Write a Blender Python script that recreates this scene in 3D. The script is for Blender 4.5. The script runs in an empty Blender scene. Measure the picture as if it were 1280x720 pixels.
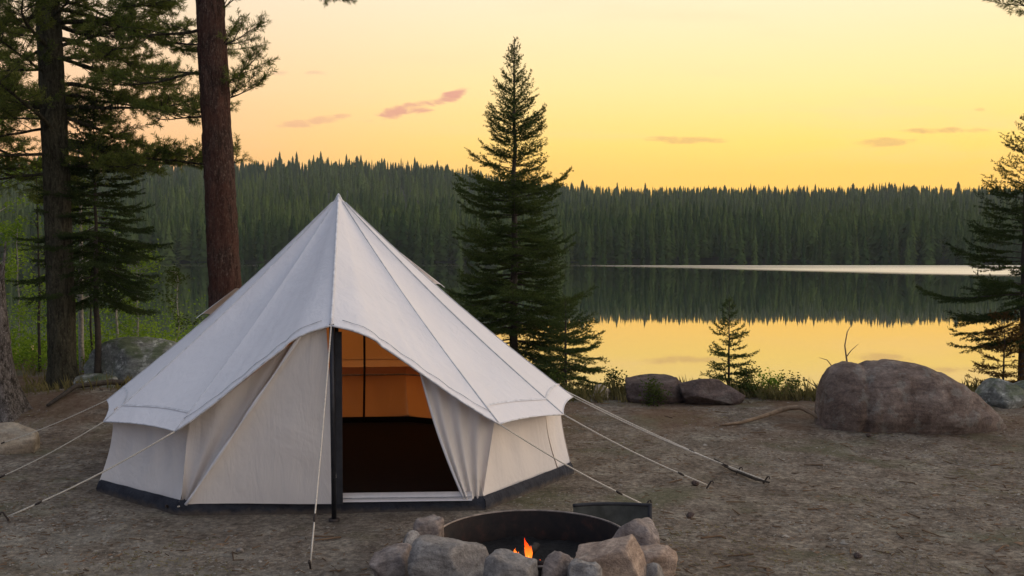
import bpy, bmesh, math, random
import numpy as np
from mathutils import Vector, noise as mnoise

C = bpy.context.scene.collection
PI = math.pi
FPX = 1229.4            # focal length in photo pixels (1280 wide)
CAM_H = 1.95
PITCH = math.radians(2.19)
WATER_Z = -1.25

def smooth(a, b, x):
    t = np.clip((x - a) / (b - a), 0, 1)
    return t * t * (3 - 2 * t)

# ------------------------------------------------------------------ placing helpers
def ray(px, py):
    u, v = (px - 640) / FPX, (360 - py) / FPX
    return Vector((u, math.cos(PITCH) + v * math.sin(PITCH), -math.sin(PITCH) + v * math.cos(PITCH)))
def at(px, py, Y):
    r = ray(px, py); k = Y / r.y
    return Vector((r.x * k, Y, CAM_H + r.z * k))
def gp(px, py, z=0.0):
    r = ray(px, py); k = (z - CAM_H) / r.z
    return Vector((r.x * k, r.y * k, z))

# ------------------------------------------------------------------ terrain height
def vnoise2(x, y, seed=0):
    """value noise, vectorised"""
    x = np.asarray(x, float); y = np.asarray(y, float)
    xi = np.floor(x).astype(np.int64); yi = np.floor(y).astype(np.int64)
    xf = x - xi; yf = y - yi
    def h(a, b):
        n = (a * 374761393 + b * 668265263 + seed * 974711) & 0x7fffffff
        n = ((n ^ (n >> 13)) * 1274126177) & 0x7fffffff
        return ((n ^ (n >> 16)) & 0xffff) / 65535.0
    u = xf * xf * (3 - 2 * xf); v = yf * yf * (3 - 2 * yf)
    return (h(xi, yi) * (1 - u) + h(xi + 1, yi) * u) * (1 - v) + (h(xi, yi + 1) * (1 - u) + h(xi + 1, yi + 1) * u) * v - .5

def shore_y(x):
    return 12.75 + 4.2 * smooth(-1.5, -5.0, x) + 0.35 * vnoise2(x * .8, x * 0 + 3.3) * 2
def ground_h(x, y):
    x = np.asarray(x, float); y = np.asarray(y, float)
    z = 0.06 * vnoise2(x * .55, y * .55, 1) + 0.030 * vnoise2(x * 2.1, y * 2.1, 2) + 0.014 * vnoise2(x * 6, y * 6, 3) + 0.008 * vnoise2(x * 17, y * 17, 4)
    flat = np.exp(-(((x + 1.5) / 2.6) ** 4 + ((y - 8.9) / 2.6) ** 4))
    z = z * (1 - flat * .85)
    z = z + .22 * np.exp(-(((x + 4.9) / 1.5) ** 2 + ((y - 11.6) / .9) ** 2)) + .05 * smooth(10.5, 14, y) * smooth(-3, -6, x)
    z = z + .07 * smooth(9.5, 12.5, y)
    sy = shore_y(x)
    z = z - np.clip(y - sy, 0, 40) * (.30 + .1 * smooth(-3, 0, x))
    z = np.maximum(z, -6.0 + .3 * vnoise2(x * .02, y * .02, 9))
    # far shore
    fy = 262 + 7 * vnoise2(x * .012, x * 0, 5)
    H = 33 + 15.5 * smooth(50, -90, x)
    far = WATER_Z - .3 + (y - fy) / 393.0 * H + 2.5 * vnoise2(x * .02, y * .02, 6)
    far = np.minimum(far, H + 2 * vnoise2(x * .01, y * .01, 7))
    k = smooth(-8, 6, y - fy)
    return z * (1 - k) + far * k
def gh(x, y):
    return float(ground_h(np.array([x]), np.array([y]))[0])

# ------------------------------------------------------------------ object helpers
def mat_out(name):
    m = bpy.data.materials.new(name); m.use_nodes = True
    nt = m.node_tree; nt.nodes.clear()
    out = nt.nodes.new('ShaderNodeOutputMaterial')
    return m, nt, out
def N(nt, t, **kw):
    n = nt.nodes.new(t)
    for k, v in kw.items():
        if k in n.inputs.keys() if isinstance(k, str) else False:
            n.inputs[k].default_value = v
        else:
            setattr(n, k, v)
    return n
def L(nt, a, b): nt.links.new(a, b)

def np_mesh(name, verts, faces, uv=None):
    """verts Nx3, faces MxK (K fixed)"""
    me = bpy.data.meshes.new(name)
    verts = np.asarray(verts, np.float32); faces = np.asarray(faces, np.int32)
    k = faces.shape[1]
    me.vertices.add(len(verts)); me.vertices.foreach_set('co', verts.ravel())
    me.loops.add(faces.size); me.loops.foreach_set('vertex_index', faces.ravel())
    me.polygons.add(len(faces)); me.polygons.foreach_set('loop_start', np.arange(0, faces.size, k, dtype=np.int32))
    try: me.polygons.foreach_set('loop_total', np.full(len(faces), k, np.int32))
    except Exception: pass
    me.update(calc_edges=True)
    return me
def link(name, me, mat, parent=None, smooth_=False):
    if mat: me.materials.append(mat)
    if smooth_: me.polygons.foreach_set('use_smooth', [True] * len(me.polygons))
    me.name = name
    o = bpy.data.objects.new(name, me); C.objects.link(o)
    if parent: o.parent = parent
    return o
def tag(o, label=None, cat=None, group=None, kind=None):
    if label: o['label'] = label
    if cat: o['category'] = cat
    if group: o['group'] = group
    if kind: o['kind'] = kind
    return o
def empty(name, loc, label, cat, group=None):
    o = bpy.data.objects.new(name, None); C.objects.link(o); o.location = loc
    return tag(o, label, cat, group)

class MB:
    def __init__(s): s.v = []; s.f = []
    def add(s, vs, fs):
        b = len(s.v); s.v += [tuple(p) for p in vs]; s.f += [tuple(i + b for i in f) for f in fs]
    def box(s, c, d):
        x, y, z = c; a, b, e = d[0] / 2, d[1] / 2, d[2] / 2
        vs = [(x + i * a, y + j * b, z + k * e) for i in (-1, 1) for j in (-1, 1) for k in (-1, 1)]
        s.add(vs, [(0, 1, 3, 2), (4, 6, 7, 5), (0, 4, 5, 1), (2, 3, 7, 6), (0, 2, 6, 4), (1, 5, 7, 3)])
    def tube(s, pts, rad, n=6, cap=True, jitter=0, seed=0):
        pts = [Vector(p) for p in pts]
        if not hasattr(rad, '__len__'): rad = [rad] * len(pts)
        rg = random.Random(seed); vs = []; up = None
        for i, p in enumerate(pts):
            d = (pts[min(i + 1, len(pts) - 1)] - pts[max(i - 1, 0)])
            d = d.normalized() if d.length > 1e-9 else Vector((0, 0, 1))
            if up is None:
                up = Vector((1, 0, 0)) if abs(d.x) < .8 else Vector((0, 1, 0))
            a = d.cross(up).normalized(); b = a.cross(d).normalized(); up = b
            for k in range(n):
                t = 2 * PI * k / n
                r = rad[i] * (1 + jitter * (rg.random() - .5))
                vs.append(p + (a * math.cos(t) + b * math.sin(t)) * r)
        fs = [(i * n + k, i * n + (k + 1) % n, (i + 1) * n + (k + 1) % n, (i + 1) * n + k) for i in range(len(pts) - 1) for k in range(n)]
        if cap: fs += [tuple(reversed(range(n))), tuple(range((len(pts) - 1) * n, len(pts) * n))]
        s.add(vs, fs)
    def grid(s, fn, nu, nv):
        vs = [fn(i / nu, j / nv) for j in range(nv + 1) for i in range(nu + 1)]
        s.add(vs, [(j * (nu + 1) + i, j * (nu + 1) + i + 1, (j + 1) * (nu + 1) + i + 1, (j + 1) * (nu + 1) + i) for j in range(nv) for i in range(nu)])
    def build(s, name, mat, parent=None, sm=True):
        me = bpy.data.meshes.new(name); me.from_pydata(s.v, [], s.f); me.update()
        return link(name, me, mat, parent, sm)

# ------------------------------------------------------------------ materials
def ramp(nt, fac, stops):
    r = nt.nodes.new('ShaderNodeValToRGB')
    el = r.color_ramp.elements
    while len(el) < len(stops): el.new(.5)
    for e, (p, c) in zip(el, stops): e.position = p; e.color = (*c, 1)
    L(nt, fac, r.inputs[0]); return r
def noise(nt, vec, scale, detail=4, rough=.55, dist=0):
    n = nt.nodes.new('ShaderNodeTexNoise')
    n.inputs['Scale'].default_value = scale; n.inputs['Detail'].default_value = detail
    n.inputs['Roughness'].default_value = rough; n.inputs['Distortion'].default_value = dist
    if vec is not None: L(nt, vec, n.inputs['Vector'])
    return n
def mapping(nt, vec, scale, rot=(0, 0, 0), loc=(0, 0, 0)):
    m = nt.nodes.new('ShaderNodeMapping'); L(nt, vec, m.inputs[0])
    m.inputs['Scale'].default_value = scale; m.inputs['Rotation'].default_value = rot; m.inputs['Location'].default_value = loc
    return m.outputs[0]
def mixc(nt, fac, a, b, mode='MIX'):
    m = nt.nodes.new('ShaderNodeMix'); m.data_type = 'RGBA'; m.blend_type = mode
    for i, v in ((0, fac), (6, a), (7, b)):
        if isinstance(v, (int, float)): m.inputs[i].default_value = v
        elif isinstance(v, tuple): m.inputs[i].default_value = (*v, 1)
        else: L(nt, v, m.inputs[i])
    return m.outputs[2]
def math_(nt, op, a, b=None, c=None, clamp=False):
    m = nt.nodes.new('ShaderNodeMath'); m.operation = op; m.use_clamp = clamp
    for i, v in enumerate((a, b, c)):
        if v is None: continue
        if isinstance(v, (int, float)): m.inputs[i].default_value = v
        else: L(nt, v, m.inputs[i])
    return m.outputs[0]
def maprange(nt, v, a, b, c=0, d=1, interp='SMOOTHSTEP'):
    m = nt.nodes.new('ShaderNodeMapRange'); m.interpolation_type = interp
    L(nt, v, m.inputs[0])
    for i, k in enumerate((a, b, c, d)): m.inputs[i + 1].default_value = k
    return m.outputs[0]
def bump(nt, h, strength, dist=.02):
    b = nt.nodes.new('ShaderNodeBump'); b.inputs['Strength'].default_value = strength; b.inputs['Distance'].default_value = dist
    L(nt, h, b.inputs['Height']); return b.outputs[0]
def principled(nt, out, col, rough=.85, nrm=None, spec=.3, metal=0):
    p = nt.nodes.new('ShaderNodeBsdfPrincipled')
    if isinstance(col, tuple): p.inputs['Base Color'].default_value = (*col, 1)
    else: L(nt, col, p.inputs['Base Color'])
    if isinstance(rough, (int, float)): p.inputs['Roughness'].default_value = rough
    else: L(nt, rough, p.inputs['Roughness'])
    p.inputs['Specular IOR Level'].default_value = spec; p.inputs['Metallic'].default_value = metal
    if nrm is not None: L(nt, nrm, p.inputs['Normal'])
    L(nt, p.outputs[0], out.inputs[0]); return p
def coords(nt, kind='Object'):
    return nt.nodes.new('ShaderNodeTexCoord').outputs[kind]
def wpos(nt): return nt.nodes.new('ShaderNodeNewGeometry').outputs['Position']

def m_ground():
    m, nt, out = mat_out('dirt')
    p = wpos(nt)
    big = noise(nt, p, .55, 5, .6).outputs[0]
    mid = noise(nt, mapping(nt, p, (1, 1.0, 1)), 3.1, 6, .65, .4).outputs[0]
    fine = noise(nt, p, 22, 8, .75).outputs[0]
    grit = noise(nt, p, 90, 4, .8).outputs[0]
    vor = nt.nodes.new('ShaderNodeTexVoronoi'); vor.inputs['Scale'].default_value = 38; L(nt, p, vor.inputs['Vector'])
    c1 = ramp(nt, big, [(.30, (.150, .115, .084)), (.5, (.225, .187, .145)), (.70, (.285, .260, .200))]).outputs[0]
    c2 = ramp(nt, mid, [(.34, (.100, .078, .060)), (.52, (.225, .190, .150)), (.70, (.37, .34, .275))]).outputs[0]
    c = mixc(nt, .7, c1, c2)
    f = ramp(nt, fine, [(.36, (.30, .28, .26)), (.5, (.95, .95, .95)), (.64, (1.8, 1.78, 1.70))]).outputs[0]
    c = mixc(nt, .8, c, f, 'MULTIPLY')
    # pale dry grass and chips, in patches
    chip = maprange(nt, vor.outputs['Distance'], .16, .05)
    patch = maprange(nt, noise(nt, p, 1.7, 3).outputs[0], .45, .62)
    c = mixc(nt, math_(nt, 'MULTIPLY', math_(nt, 'MULTIPLY', chip, patch), .55), c, (.34, .32, .26))
    # greenish mossy patches
    mo = maprange(nt, noise(nt, mapping(nt, p, (1, 1, 1), loc=(7, 3, 0)), .9, 5).outputs[0], .52, .68)
    c = mixc(nt, math_(nt, 'MULTIPLY', mo, .55), c, (.125, .135, .065))
    sx = nt.nodes.new('ShaderNodeSeparateXYZ'); L(nt, p, sx.inputs[0])
    pale = math_(nt, 'MULTIPLY', maprange(nt, sx.outputs[0], 1.0, -3.0), maprange(nt, sx.outputs[1], 8.0, 5.6))
    pale = math_(nt, 'MULTIPLY', pale, maprange(nt, noise(nt, mapping(nt, p, (1, 1, 1), loc=(2, 5, 0)), 2.6, 7, .7).outputs[0], .42, .62))
    c = mixc(nt, math_(nt, 'MULTIPLY', pale, .5), c, (.34, .33, .28))
    # reddish needle litter towards the bank
    sp = nt.nodes.new('ShaderNodeSeparateXYZ'); L(nt, p, sp.inputs[0])
    lit = maprange(nt, sp.outputs[1], 9.0, 11.5)
    lit = math_(nt, 'MULTIPLY', lit, maprange(nt, noise(nt, p, 1.3, 5).outputs[0], .35, .6))
    c = mixc(nt, math_(nt, 'MULTIPLY', lit, .65), c, (.165, .088, .045))
    # forest floor and lake bed
    far = maprange(nt, sp.outputs[1], 30, 60)
    c = mixc(nt, far, c, (.035, .045, .022))
    h = math_(nt, 'ADD', math_(nt, 'MULTIPLY', fine, 1.0), math_(nt, 'MULTIPLY', grit, .45))
    principled(nt, out, c, .95, bump(nt, h, .9, .035), .15)
    return m
def m_rock(name, a, b, lich=(.30, .32, .26), lamt=.5, scale=1.0, moss=None):
    m, nt, out = mat_out(name)
    p = coords(nt)
    n1 = noise(nt, p, 2.2 * scale, 8, .65, .6).outputs[0]
    n2 = noise(nt, p, 14 * scale, 8, .7).outputs[0]
    n3 = noise(nt, p, 60 * scale, 4, .7).outputs[0]
    c = ramp(nt, n1, [(.32, a), (.68, b)]).outputs[0]
    c = mixc(nt, .7, c, ramp(nt, n2, [(.3, (.45, .43, .42)), (.52, (1, 1, 1)), (.72, (1.55, 1.5, 1.42))]).outputs[0], 'MULTIPLY')
    lm = maprange(nt, noise(nt, mapping(nt, p, (1, 1, 1), loc=(4, 9, 2)), 3.4 * scale, 7, .7).outputs[0], .54, .62)
    c = mixc(nt, math_(nt, 'MULTIPLY', lm, lamt), c, lich)
    if moss:
        g = nt.nodes.new('ShaderNodeNewGeometry'); s = nt.nodes.new('ShaderNodeSeparateXYZ'); L(nt, g.outputs['Normal'], s.inputs[0])
        mm = math_(nt, 'MULTIPLY', maprange(nt, s.outputs[2], .1, .7), maprange(nt, noise(nt, p, 5, 6).outputs[0], .4, .55))
        c = mixc(nt, math_(nt, 'MULTIPLY', mm, .8), c, moss)
    st = noise(nt, mapping(nt, p, (1.2, 2, 6), rot=(0, .55, 0)), 1.6 * scale, 6, .65, .8).outputs[0]
    c = mixc(nt, .6, c, ramp(nt, st, [(.35, (.55, .53, .52)), (.5, (1, 1, 1)), (.66, (1.5, 1.5, 1.46))]).outputs[0], 'MULTIPLY')
    crack = nt.nodes.new('ShaderNodeTexVoronoi'); crack.feature = 'DISTANCE_TO_EDGE'; crack.inputs['Scale'].default_value = 2.6 * scale
    L(nt, noise(nt, p, 1.5 * scale, 3, .5, 1.5).outputs['Color'], crack.inputs['Vector'])
    h = math_(nt, 'ADD', n2, math_(nt, 'MULTIPLY', n3, .35))
    h = math_(nt, 'ADD', h, math_(nt, 'MULTIPLY', n1, 1.2))
    principled(nt, out, c, .88, bump(nt, h, .85, .03), .25)
    return m
def m_bark(name, a, b, c3, zs=.22, scale=9, warm=None):
    m, nt, out = mat_out(name)
    p = coords(nt)
    q = mapping(nt, p, (1, 1, zs))
    n0 = noise(nt, q, scale * 2.2, 6, .7, .9).outputs[0]
    n1 = noise(nt, mapping(nt, p, (1, 1, .5)), scale * 6, 8, .75, .4).outputs[0]
    n2 = noise(nt, p, 2.4, 4, .6).outputs[0]
    col = mixc(nt, maprange(nt, n0, .38, .64), a, b)
    col = mixc(nt, maprange(nt, n1, .50, .68), col, c3)
    if warm: col = mixc(nt, math_(nt, 'MULTIPLY', maprange(nt, n2, .42, .62), .55), col, warm)
    col = mixc(nt, .75, col, ramp(nt, n0, [(.30, (.30, .28, .27)), (.45, (.95, .95, .95)), (.7, (1.25, 1.25, 1.25))]).outputs[0], 'MULTIPLY')
    h = math_(nt, 'ADD', math_(nt, 'MULTIPLY', n0, 1.3), math_(nt, 'MULTIPLY', n1, .6))
    principled(nt, out, col, .92, bump(nt, h, 1.0, .04), .12)
    return m
def m_leaf(name, a, b, trans=.3, tc=None, scale=2.5):
    m, nt, out = mat_out(name)
    p = wpos(nt)
    n1 = noise(nt, p, scale, 3, .6).outputs[0]; n2 = noise(nt, p, scale * 14, 2, .6).outputs[0]
    f = maprange(nt, math_(nt, 'ADD', math_(nt, 'MULTIPLY', n1, .55), math_(nt, 'MULTIPLY', n2, .45)), .36, .64)
    col = mixc(nt, f, a, b)
    d = nt.nodes.new('ShaderNodeBsdfDiffuse'); L(nt, col, d.inputs[0])
    t = nt.nodes.new('ShaderNodeBsdfTranslucent')
    L(nt, mixc(nt, 1.0, col, tc or (1.2, 1.1, .6), 'MULTIPLY'), t.inputs[0])
    mx = nt.nodes.new('ShaderNodeMixShader'); mx.inputs[0].default_value = trans
    L(nt, d.outputs[0], mx.inputs[1]); L(nt, t.outputs[0], mx.inputs[2]); L(nt, mx.outputs[0], out.inputs[0])
    return m
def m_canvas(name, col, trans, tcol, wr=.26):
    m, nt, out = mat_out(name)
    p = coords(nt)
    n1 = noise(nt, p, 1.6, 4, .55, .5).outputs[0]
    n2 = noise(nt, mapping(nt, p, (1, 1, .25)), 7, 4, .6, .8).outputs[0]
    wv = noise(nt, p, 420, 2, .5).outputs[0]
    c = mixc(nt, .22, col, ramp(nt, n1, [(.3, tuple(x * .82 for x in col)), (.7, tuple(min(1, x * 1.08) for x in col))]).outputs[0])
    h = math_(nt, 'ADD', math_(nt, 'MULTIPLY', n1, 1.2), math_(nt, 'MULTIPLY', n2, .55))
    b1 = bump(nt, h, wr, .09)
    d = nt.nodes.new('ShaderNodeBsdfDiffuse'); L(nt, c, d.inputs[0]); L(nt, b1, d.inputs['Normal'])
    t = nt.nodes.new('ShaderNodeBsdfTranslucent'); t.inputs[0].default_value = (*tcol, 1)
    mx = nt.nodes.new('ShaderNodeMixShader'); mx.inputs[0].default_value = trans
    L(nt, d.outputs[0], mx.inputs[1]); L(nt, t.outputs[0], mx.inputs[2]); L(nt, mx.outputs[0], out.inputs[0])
    return m
def m_simple(name, col, rough=.7, metal=0, var=.25, scale=20, bs=.2):
    m, nt, out = mat_out(name)
    p = coords(nt)
    n = noise(nt, p, scale, 5, .6).outputs[0]
    c = ramp(nt, n, [(.3, tuple(x * (1 - var) for x in col)), (.7, tuple(min(1, x * (1 + var)) for x in col))]).outputs[0]
    principled(nt, out, c, rough, bump(nt, n, bs, .01), .3, metal)
    return m
def m_rust():
    m, nt, out = mat_out('sooty_steel')
    p = coords(nt)
    n = noise(nt, p, 9, 7, .7).outputs[0]
    s = nt.nodes.new('ShaderNodeSeparateXYZ'); L(nt, p, s.inputs[0])
    c = ramp(nt, n, [(.35, (.010, .009, .010)), (.55, (.022, .015, .013)), (.75, (.065, .026, .018))]).outputs[0]
    principled(nt, out, c, .75, bump(nt, n, .4, .01), .3, .3)
    return m
def m_water():
    m, nt, out = mat_out('lake_water')
    p = wpos(nt)
    s = nt.nodes.new('ShaderNodeSeparateXYZ'); L(nt, p, s.inputs[0])
    X, Y = s.outputs[0], s.outputs[1]
    # breeze-ruffled patch, a long wedge that widens to the right; world metres
    nz = noise(nt, mapping(nt, p, (.02, .05, 1)), 1, 4).outputs[0]
    top = maprange(nt, math_(nt, 'ADD', Y, math_(nt, 'MULTIPLY', nz, 8)), 219, 209)
    lo = math_(nt, 'ADD', math_(nt, 'MULTIPLY', X, 1.75), Y)            # near edge Y > 232 - 1.45 X, down to 128 m
    e1 = maprange(nt, math_(nt, 'ADD', lo, math_(nt, 'MULTIPLY', nz, 26)), 233, 262)
    e2 = maprange(nt, math_(nt, 'ADD', Y, math_(nt, 'MULTIPLY', nz, 14)), 124, 142)
    patch = math_(nt, 'MULTIPLY', math_(nt, 'MULTIPLY', top, e1), e2)
    thin = math_(nt, 'MULTIPLY', maprange(nt, Y, 206, 212), top)         # thin continuous streak along the far shore
    thin = math_(nt, 'MULTIPLY', thin, .25)
    lane = noise(nt, mapping(nt, p, (.004, .09, 1)), 1, 4, .6).outputs[0]
    patch = math_(nt, 'MULTIPLY', patch, maprange(nt, lane, .30, .50, .25, .92))
    patch = math_(nt, 'MULTIPLY', patch, maprange(nt, X, 15, 70, .45, 1.0))
    patch = math_(nt, 'MAXIMUM', patch, thin)
    rip = noise(nt, mapping(nt, p, (1, .45, 1)), 1.1, 3, .5).outputs[0]
    rip2 = noise(nt, mapping(nt, p, (1, .25, 1)), .12, 3, .5).outputs[0]
    h = math_(nt, 'ADD', math_(nt, 'MULTIPLY', rip, .35), rip2)
    b = bump(nt, h, .017, .10)
    fr = nt.nodes.new('ShaderNodeFresnel'); fr.inputs['IOR'].default_value = 3.6
    refl = math_(nt, 'ADD', math_(nt, 'MULTIPLY', fr.outputs[0], 1.02), .20, clamp=True)
    g1 = nt.nodes.new('ShaderNodeBsdfGlossy'); g1.inputs['Roughness'].default_value = .02; g1.inputs[0].default_value = (1, 1, 1, 1); L(nt, b, g1.inputs['Normal'])
    d = nt.nodes.new('ShaderNodeBsdfDiffuse'); d.inputs[0].default_value = (.02, .035, .035, 1)
    calm = nt.nodes.new('ShaderNodeMixShader'); L(nt, refl, calm.inputs[0]); L(nt, d.outputs[0], calm.inputs[1]); L(nt, g1.outputs[0], calm.inputs[2])
    g2 = nt.nodes.new('ShaderNodeBsdfGlossy'); g2.inputs['Roughness'].default_value = .30; g2.inputs[0].default_value = (1, 1, 1, 1)
    mx = nt.nodes.new('ShaderNodeMixShader'); L(nt, patch, mx.inputs[0]); L(nt, calm.outputs[0], mx.inputs[1]); L(nt, g2.outputs[0], mx.inputs[2])
    L(nt, mx.outputs[0], out.inputs[0])
    return m
def m_emit(name, a, b, z0, z1, st):
    m, nt, out = mat_out(name)
    s = nt.nodes.new('ShaderNodeSeparateXYZ'); L(nt, coords(nt), s.inputs[0])
    c = mixc(nt, maprange(nt, s.outputs[2], z0, z1), a, b)
    e = nt.nodes.new('ShaderNodeEmission'); L(nt, c, e.inputs[0]); e.inputs[1].default_value = st
    L(nt, e.outputs[0], out.inputs[0]); return m

def m_skirt():
    m, nt, out = mat_out('groundsheet_pvc')
    p = coords(nt); n = noise(nt, p, 7, 6, .65).outputs[0]
    c = ramp(nt, n, [(.3, (.018, .020, .028)), (.7, (.045, .050, .062))]).outputs[0]
    s = nt.nodes.new('ShaderNodeSeparateXYZ'); L(nt, p, s.inputs[0])
    low = maprange(nt, math_(nt, 'ADD', s.outputs[2], math_(nt, 'MULTIPLY', noise(nt, p, 11, 6, .7).outputs[0], .10)), .10, .04)
    c = mixc(nt, math_(nt, 'MULTIPLY', low, .75), c, (.13, .105, .08))
    principled(nt, out, c, .8, bump(nt, n, 1.0, .03), .2); return m
M = dict(
    ground=m_ground(), water=m_water(),
    boulder=m_rock('granite_boulder', (.125, .086, .066), (.24, .19, .16), (.30, .30, .26), .38, 1.7),
    rock_dark=m_rock('dark_granite', (.085, .060, .050), (.17, .128, .112), (.22, .21, .18), .30, 2.0),
    rock_moss=m_rock('mossy_rock', (.17, .18, .16), (.36, .37, .33), (.62, .63, .57), .8, 2.2, moss=(.09, .12, .045)),
    rock_pale=m_rock('pale_rock', (.34, .27, .19), (.52, .44, .33), (.45, .42, .34), .4, 1.6),
    fire_grey=m_rock('fire_stone_grey', (.20, .185, .17), (.42, .395, .365), (.48, .45, .41), .5, 2.6),
    fire_brown=m_rock('fire_stone_brown', (.20, .16, .14), (.43, .37, .33), (.50, .44, .38), .4, 2.6),
    fire_tan=m_rock('fire_stone_tan', (.34, .25, .19), (.54, .42, .33), (.50, .45, .38), .4, 2.2),
    bark_green=m_bark('pine_bark_dark', (.035, .033, .022), (.072, .068, .045), (.12, .115, .075)),
    bark_red=m_bark('pine_bark_red', (.042, .026, .020), (.088, .050, .038), (.20, .145, .12), warm=(.085, .034, .023)),
    bark_grey=m_bark('bark_weathered', (.06, .05, .04), (.22, .19, .165), (.42, .38, .34), zs=.3, scale=11),
    bark_thin=m_simple('thin_bark_dark', (.055, .046, .036), .9, var=.4),
    bark_pale=m_simple('thin_bark_pale', (.30, .28, .23), .9, var=.45, scale=30),
    spruce=m_leaf('spruce_needles', (.035, .060, .022), (.095, .130, .042), .3),
    spruce_dark=m_leaf('spruce_needles_dark', (.024, .040, .016), (.060, .085, .030), .2),
    pine=m_leaf('pine_needles', (.055, .090, .028), (.19, .225, .065), .45),
    sunlit_red=m_leaf('spruce_needles_sunlit', (.070, .050, .020), (.125, .085, .035), .4, (1.4, 1.0, .5)),  # sunlit reddish tone put into the needle colour
    leaf=m_leaf('broad_leaves', (.085, .17, .025), (.28, .42, .055), .45, scale=1.5),
    leaf_dark=m_leaf('shrub_leaves', (.035, .060, .018), (.095, .125, .035), .35),
    grass=m_leaf('dry_grass', (.11, .11, .045), (.26, .22, .10), .3),
    canvas=m_canvas('tent_canvas', (.81, .80, .805), .06, (.85, .50, .25)),
    canvas_in=m_canvas('tent_wall_canvas', (.76, .72, .67), .06, (.9, .45, .15)),
    canvas_rear=m_canvas('tent_rear_canvas', (.56, .45, .34), .26, (1.0, .30, .05)),  # same canvas, glow of transmitted light put into tan and orange colours
    seam=m_simple('seam_tape', (.50, .51, .53), .9),
    hem=m_simple('hem_tape', (.66, .66, .67), .9),
    black=m_simple('black_webbing', (.03, .031, .035), .7),
    skirt=m_skirt(),
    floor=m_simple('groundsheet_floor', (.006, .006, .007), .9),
    pole=m_simple('dark_steel_pole', (.035, .036, .042), .45, .5),
    rope=m_simple('rope_fibre', (.60, .55, .46), .9, var=.3, scale=120),
    steel=m_rust(), rim=m_simple('worn_steel_rim', (.26, .22, .19), .6, .4, var=.45, scale=12),
    grate=m_simple('grey_grate_steel', (.075, .082, .078), .6, .4, var=.4, scale=9),
    ash=m_simple('ash_bed', (.010, .009, .009), .95, var=.7, scale=30, bs=1.0),
    char=m_simple('charred_wood', (.022, .018, .016), .9, var=.6, scale=25, bs=.8),
    drift=m_simple('driftwood', (.27, .19, .12), .9, var=.35, scale=18, bs=.6),
    peg=m_simple('dark_peg', (.05, .04, .035), .6, .4),
    pebble=m_simple('pebbles', (.25, .225, .185), .95, var=.65, scale=6),
    litter=m_simple('litter', (.15, .095, .055), .95, var=.6, scale=3),
    flame=m_emit('flame', (1.0, .20, .02), (1.0, .045, .004), .01, .11, 1.6),
    flame_core=m_emit('flame_core', (1.0, .42, .07), (1.0, .16, .015), .01, .07, 1.9),
)
def m_forest():
    m, nt, out = mat_out('far_conifers')
    a = nt.nodes.new('ShaderNodeAttribute'); a.attribute_name = 'tint'
    col = mixc(nt, a.outputs['Fac'], (.038, .080, .024), (.140, .205, .055))
    d = nt.nodes.new('ShaderNodeBsdfDiffuse'); L(nt, col, d.inputs[0])
    t = nt.nodes.new('ShaderNodeBsdfTranslucent'); L(nt, mixc(nt, 1.0, col, (1.5, .9, .5), 'MULTIPLY'), t.inputs[0])
    mx = nt.nodes.new('ShaderNodeMixShader'); mx.inputs[0].default_value = .3
    L(nt, d.outputs[0], mx.inputs[1]); L(nt, t.outputs[0], mx.inputs[2]); L(nt, mx.outputs[0], out.inputs[0]); return m
M['forest'] = m_forest()

# ------------------------------------------------------------------ ground and lake
def axis(parts):
    a = []
    for lo, hi, st in parts: a += list(np.arange(lo, hi, st))
    a.append(parts[-1][1]); return np.array(a)
xs = axis([(-700, -400, 50), (-400, -100, 20), (-100, -20, 5), (-20, -8, .6), (-8, 8, .09), (8, 20, .6), (20, 100, 5), (100, 400, 20), (400, 700, 50)])
ys = axis([(-300, -20, 35), (-20, 3, 1.5), (3, 15, .08), (15, 24, .3), (24, 60, 3), (60, 240, 20), (240, 700, 12), (700, 800, 50)])
GX, GY = np.meshgrid(xs, ys)
GZ = ground_h(GX, GY)
nx, ny = len(xs), len(ys)
idx = np.arange(nx * ny).reshape(ny, nx)
F = np.stack([idx[:-1, :-1], idx[:-1, 1:], idx[1:, 1:], idx[1:, :-1]], -1).reshape(-1, 4)
g = link('ground', np_mesh('ground', np.stack([GX, GY, GZ], -1).reshape(-1, 3), F), M['ground'], None, True)
tag(g, kind='structure')
mb = MB(); mb.add([(-700, 12, WATER_Z), (700, 12, WATER_Z), (700, 300, WATER_Z), (-700, 300, WATER_Z)], [(0, 1, 2, 3)])
tag(mb.build('lake_water', M['water'], None, False), kind='structure')

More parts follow.
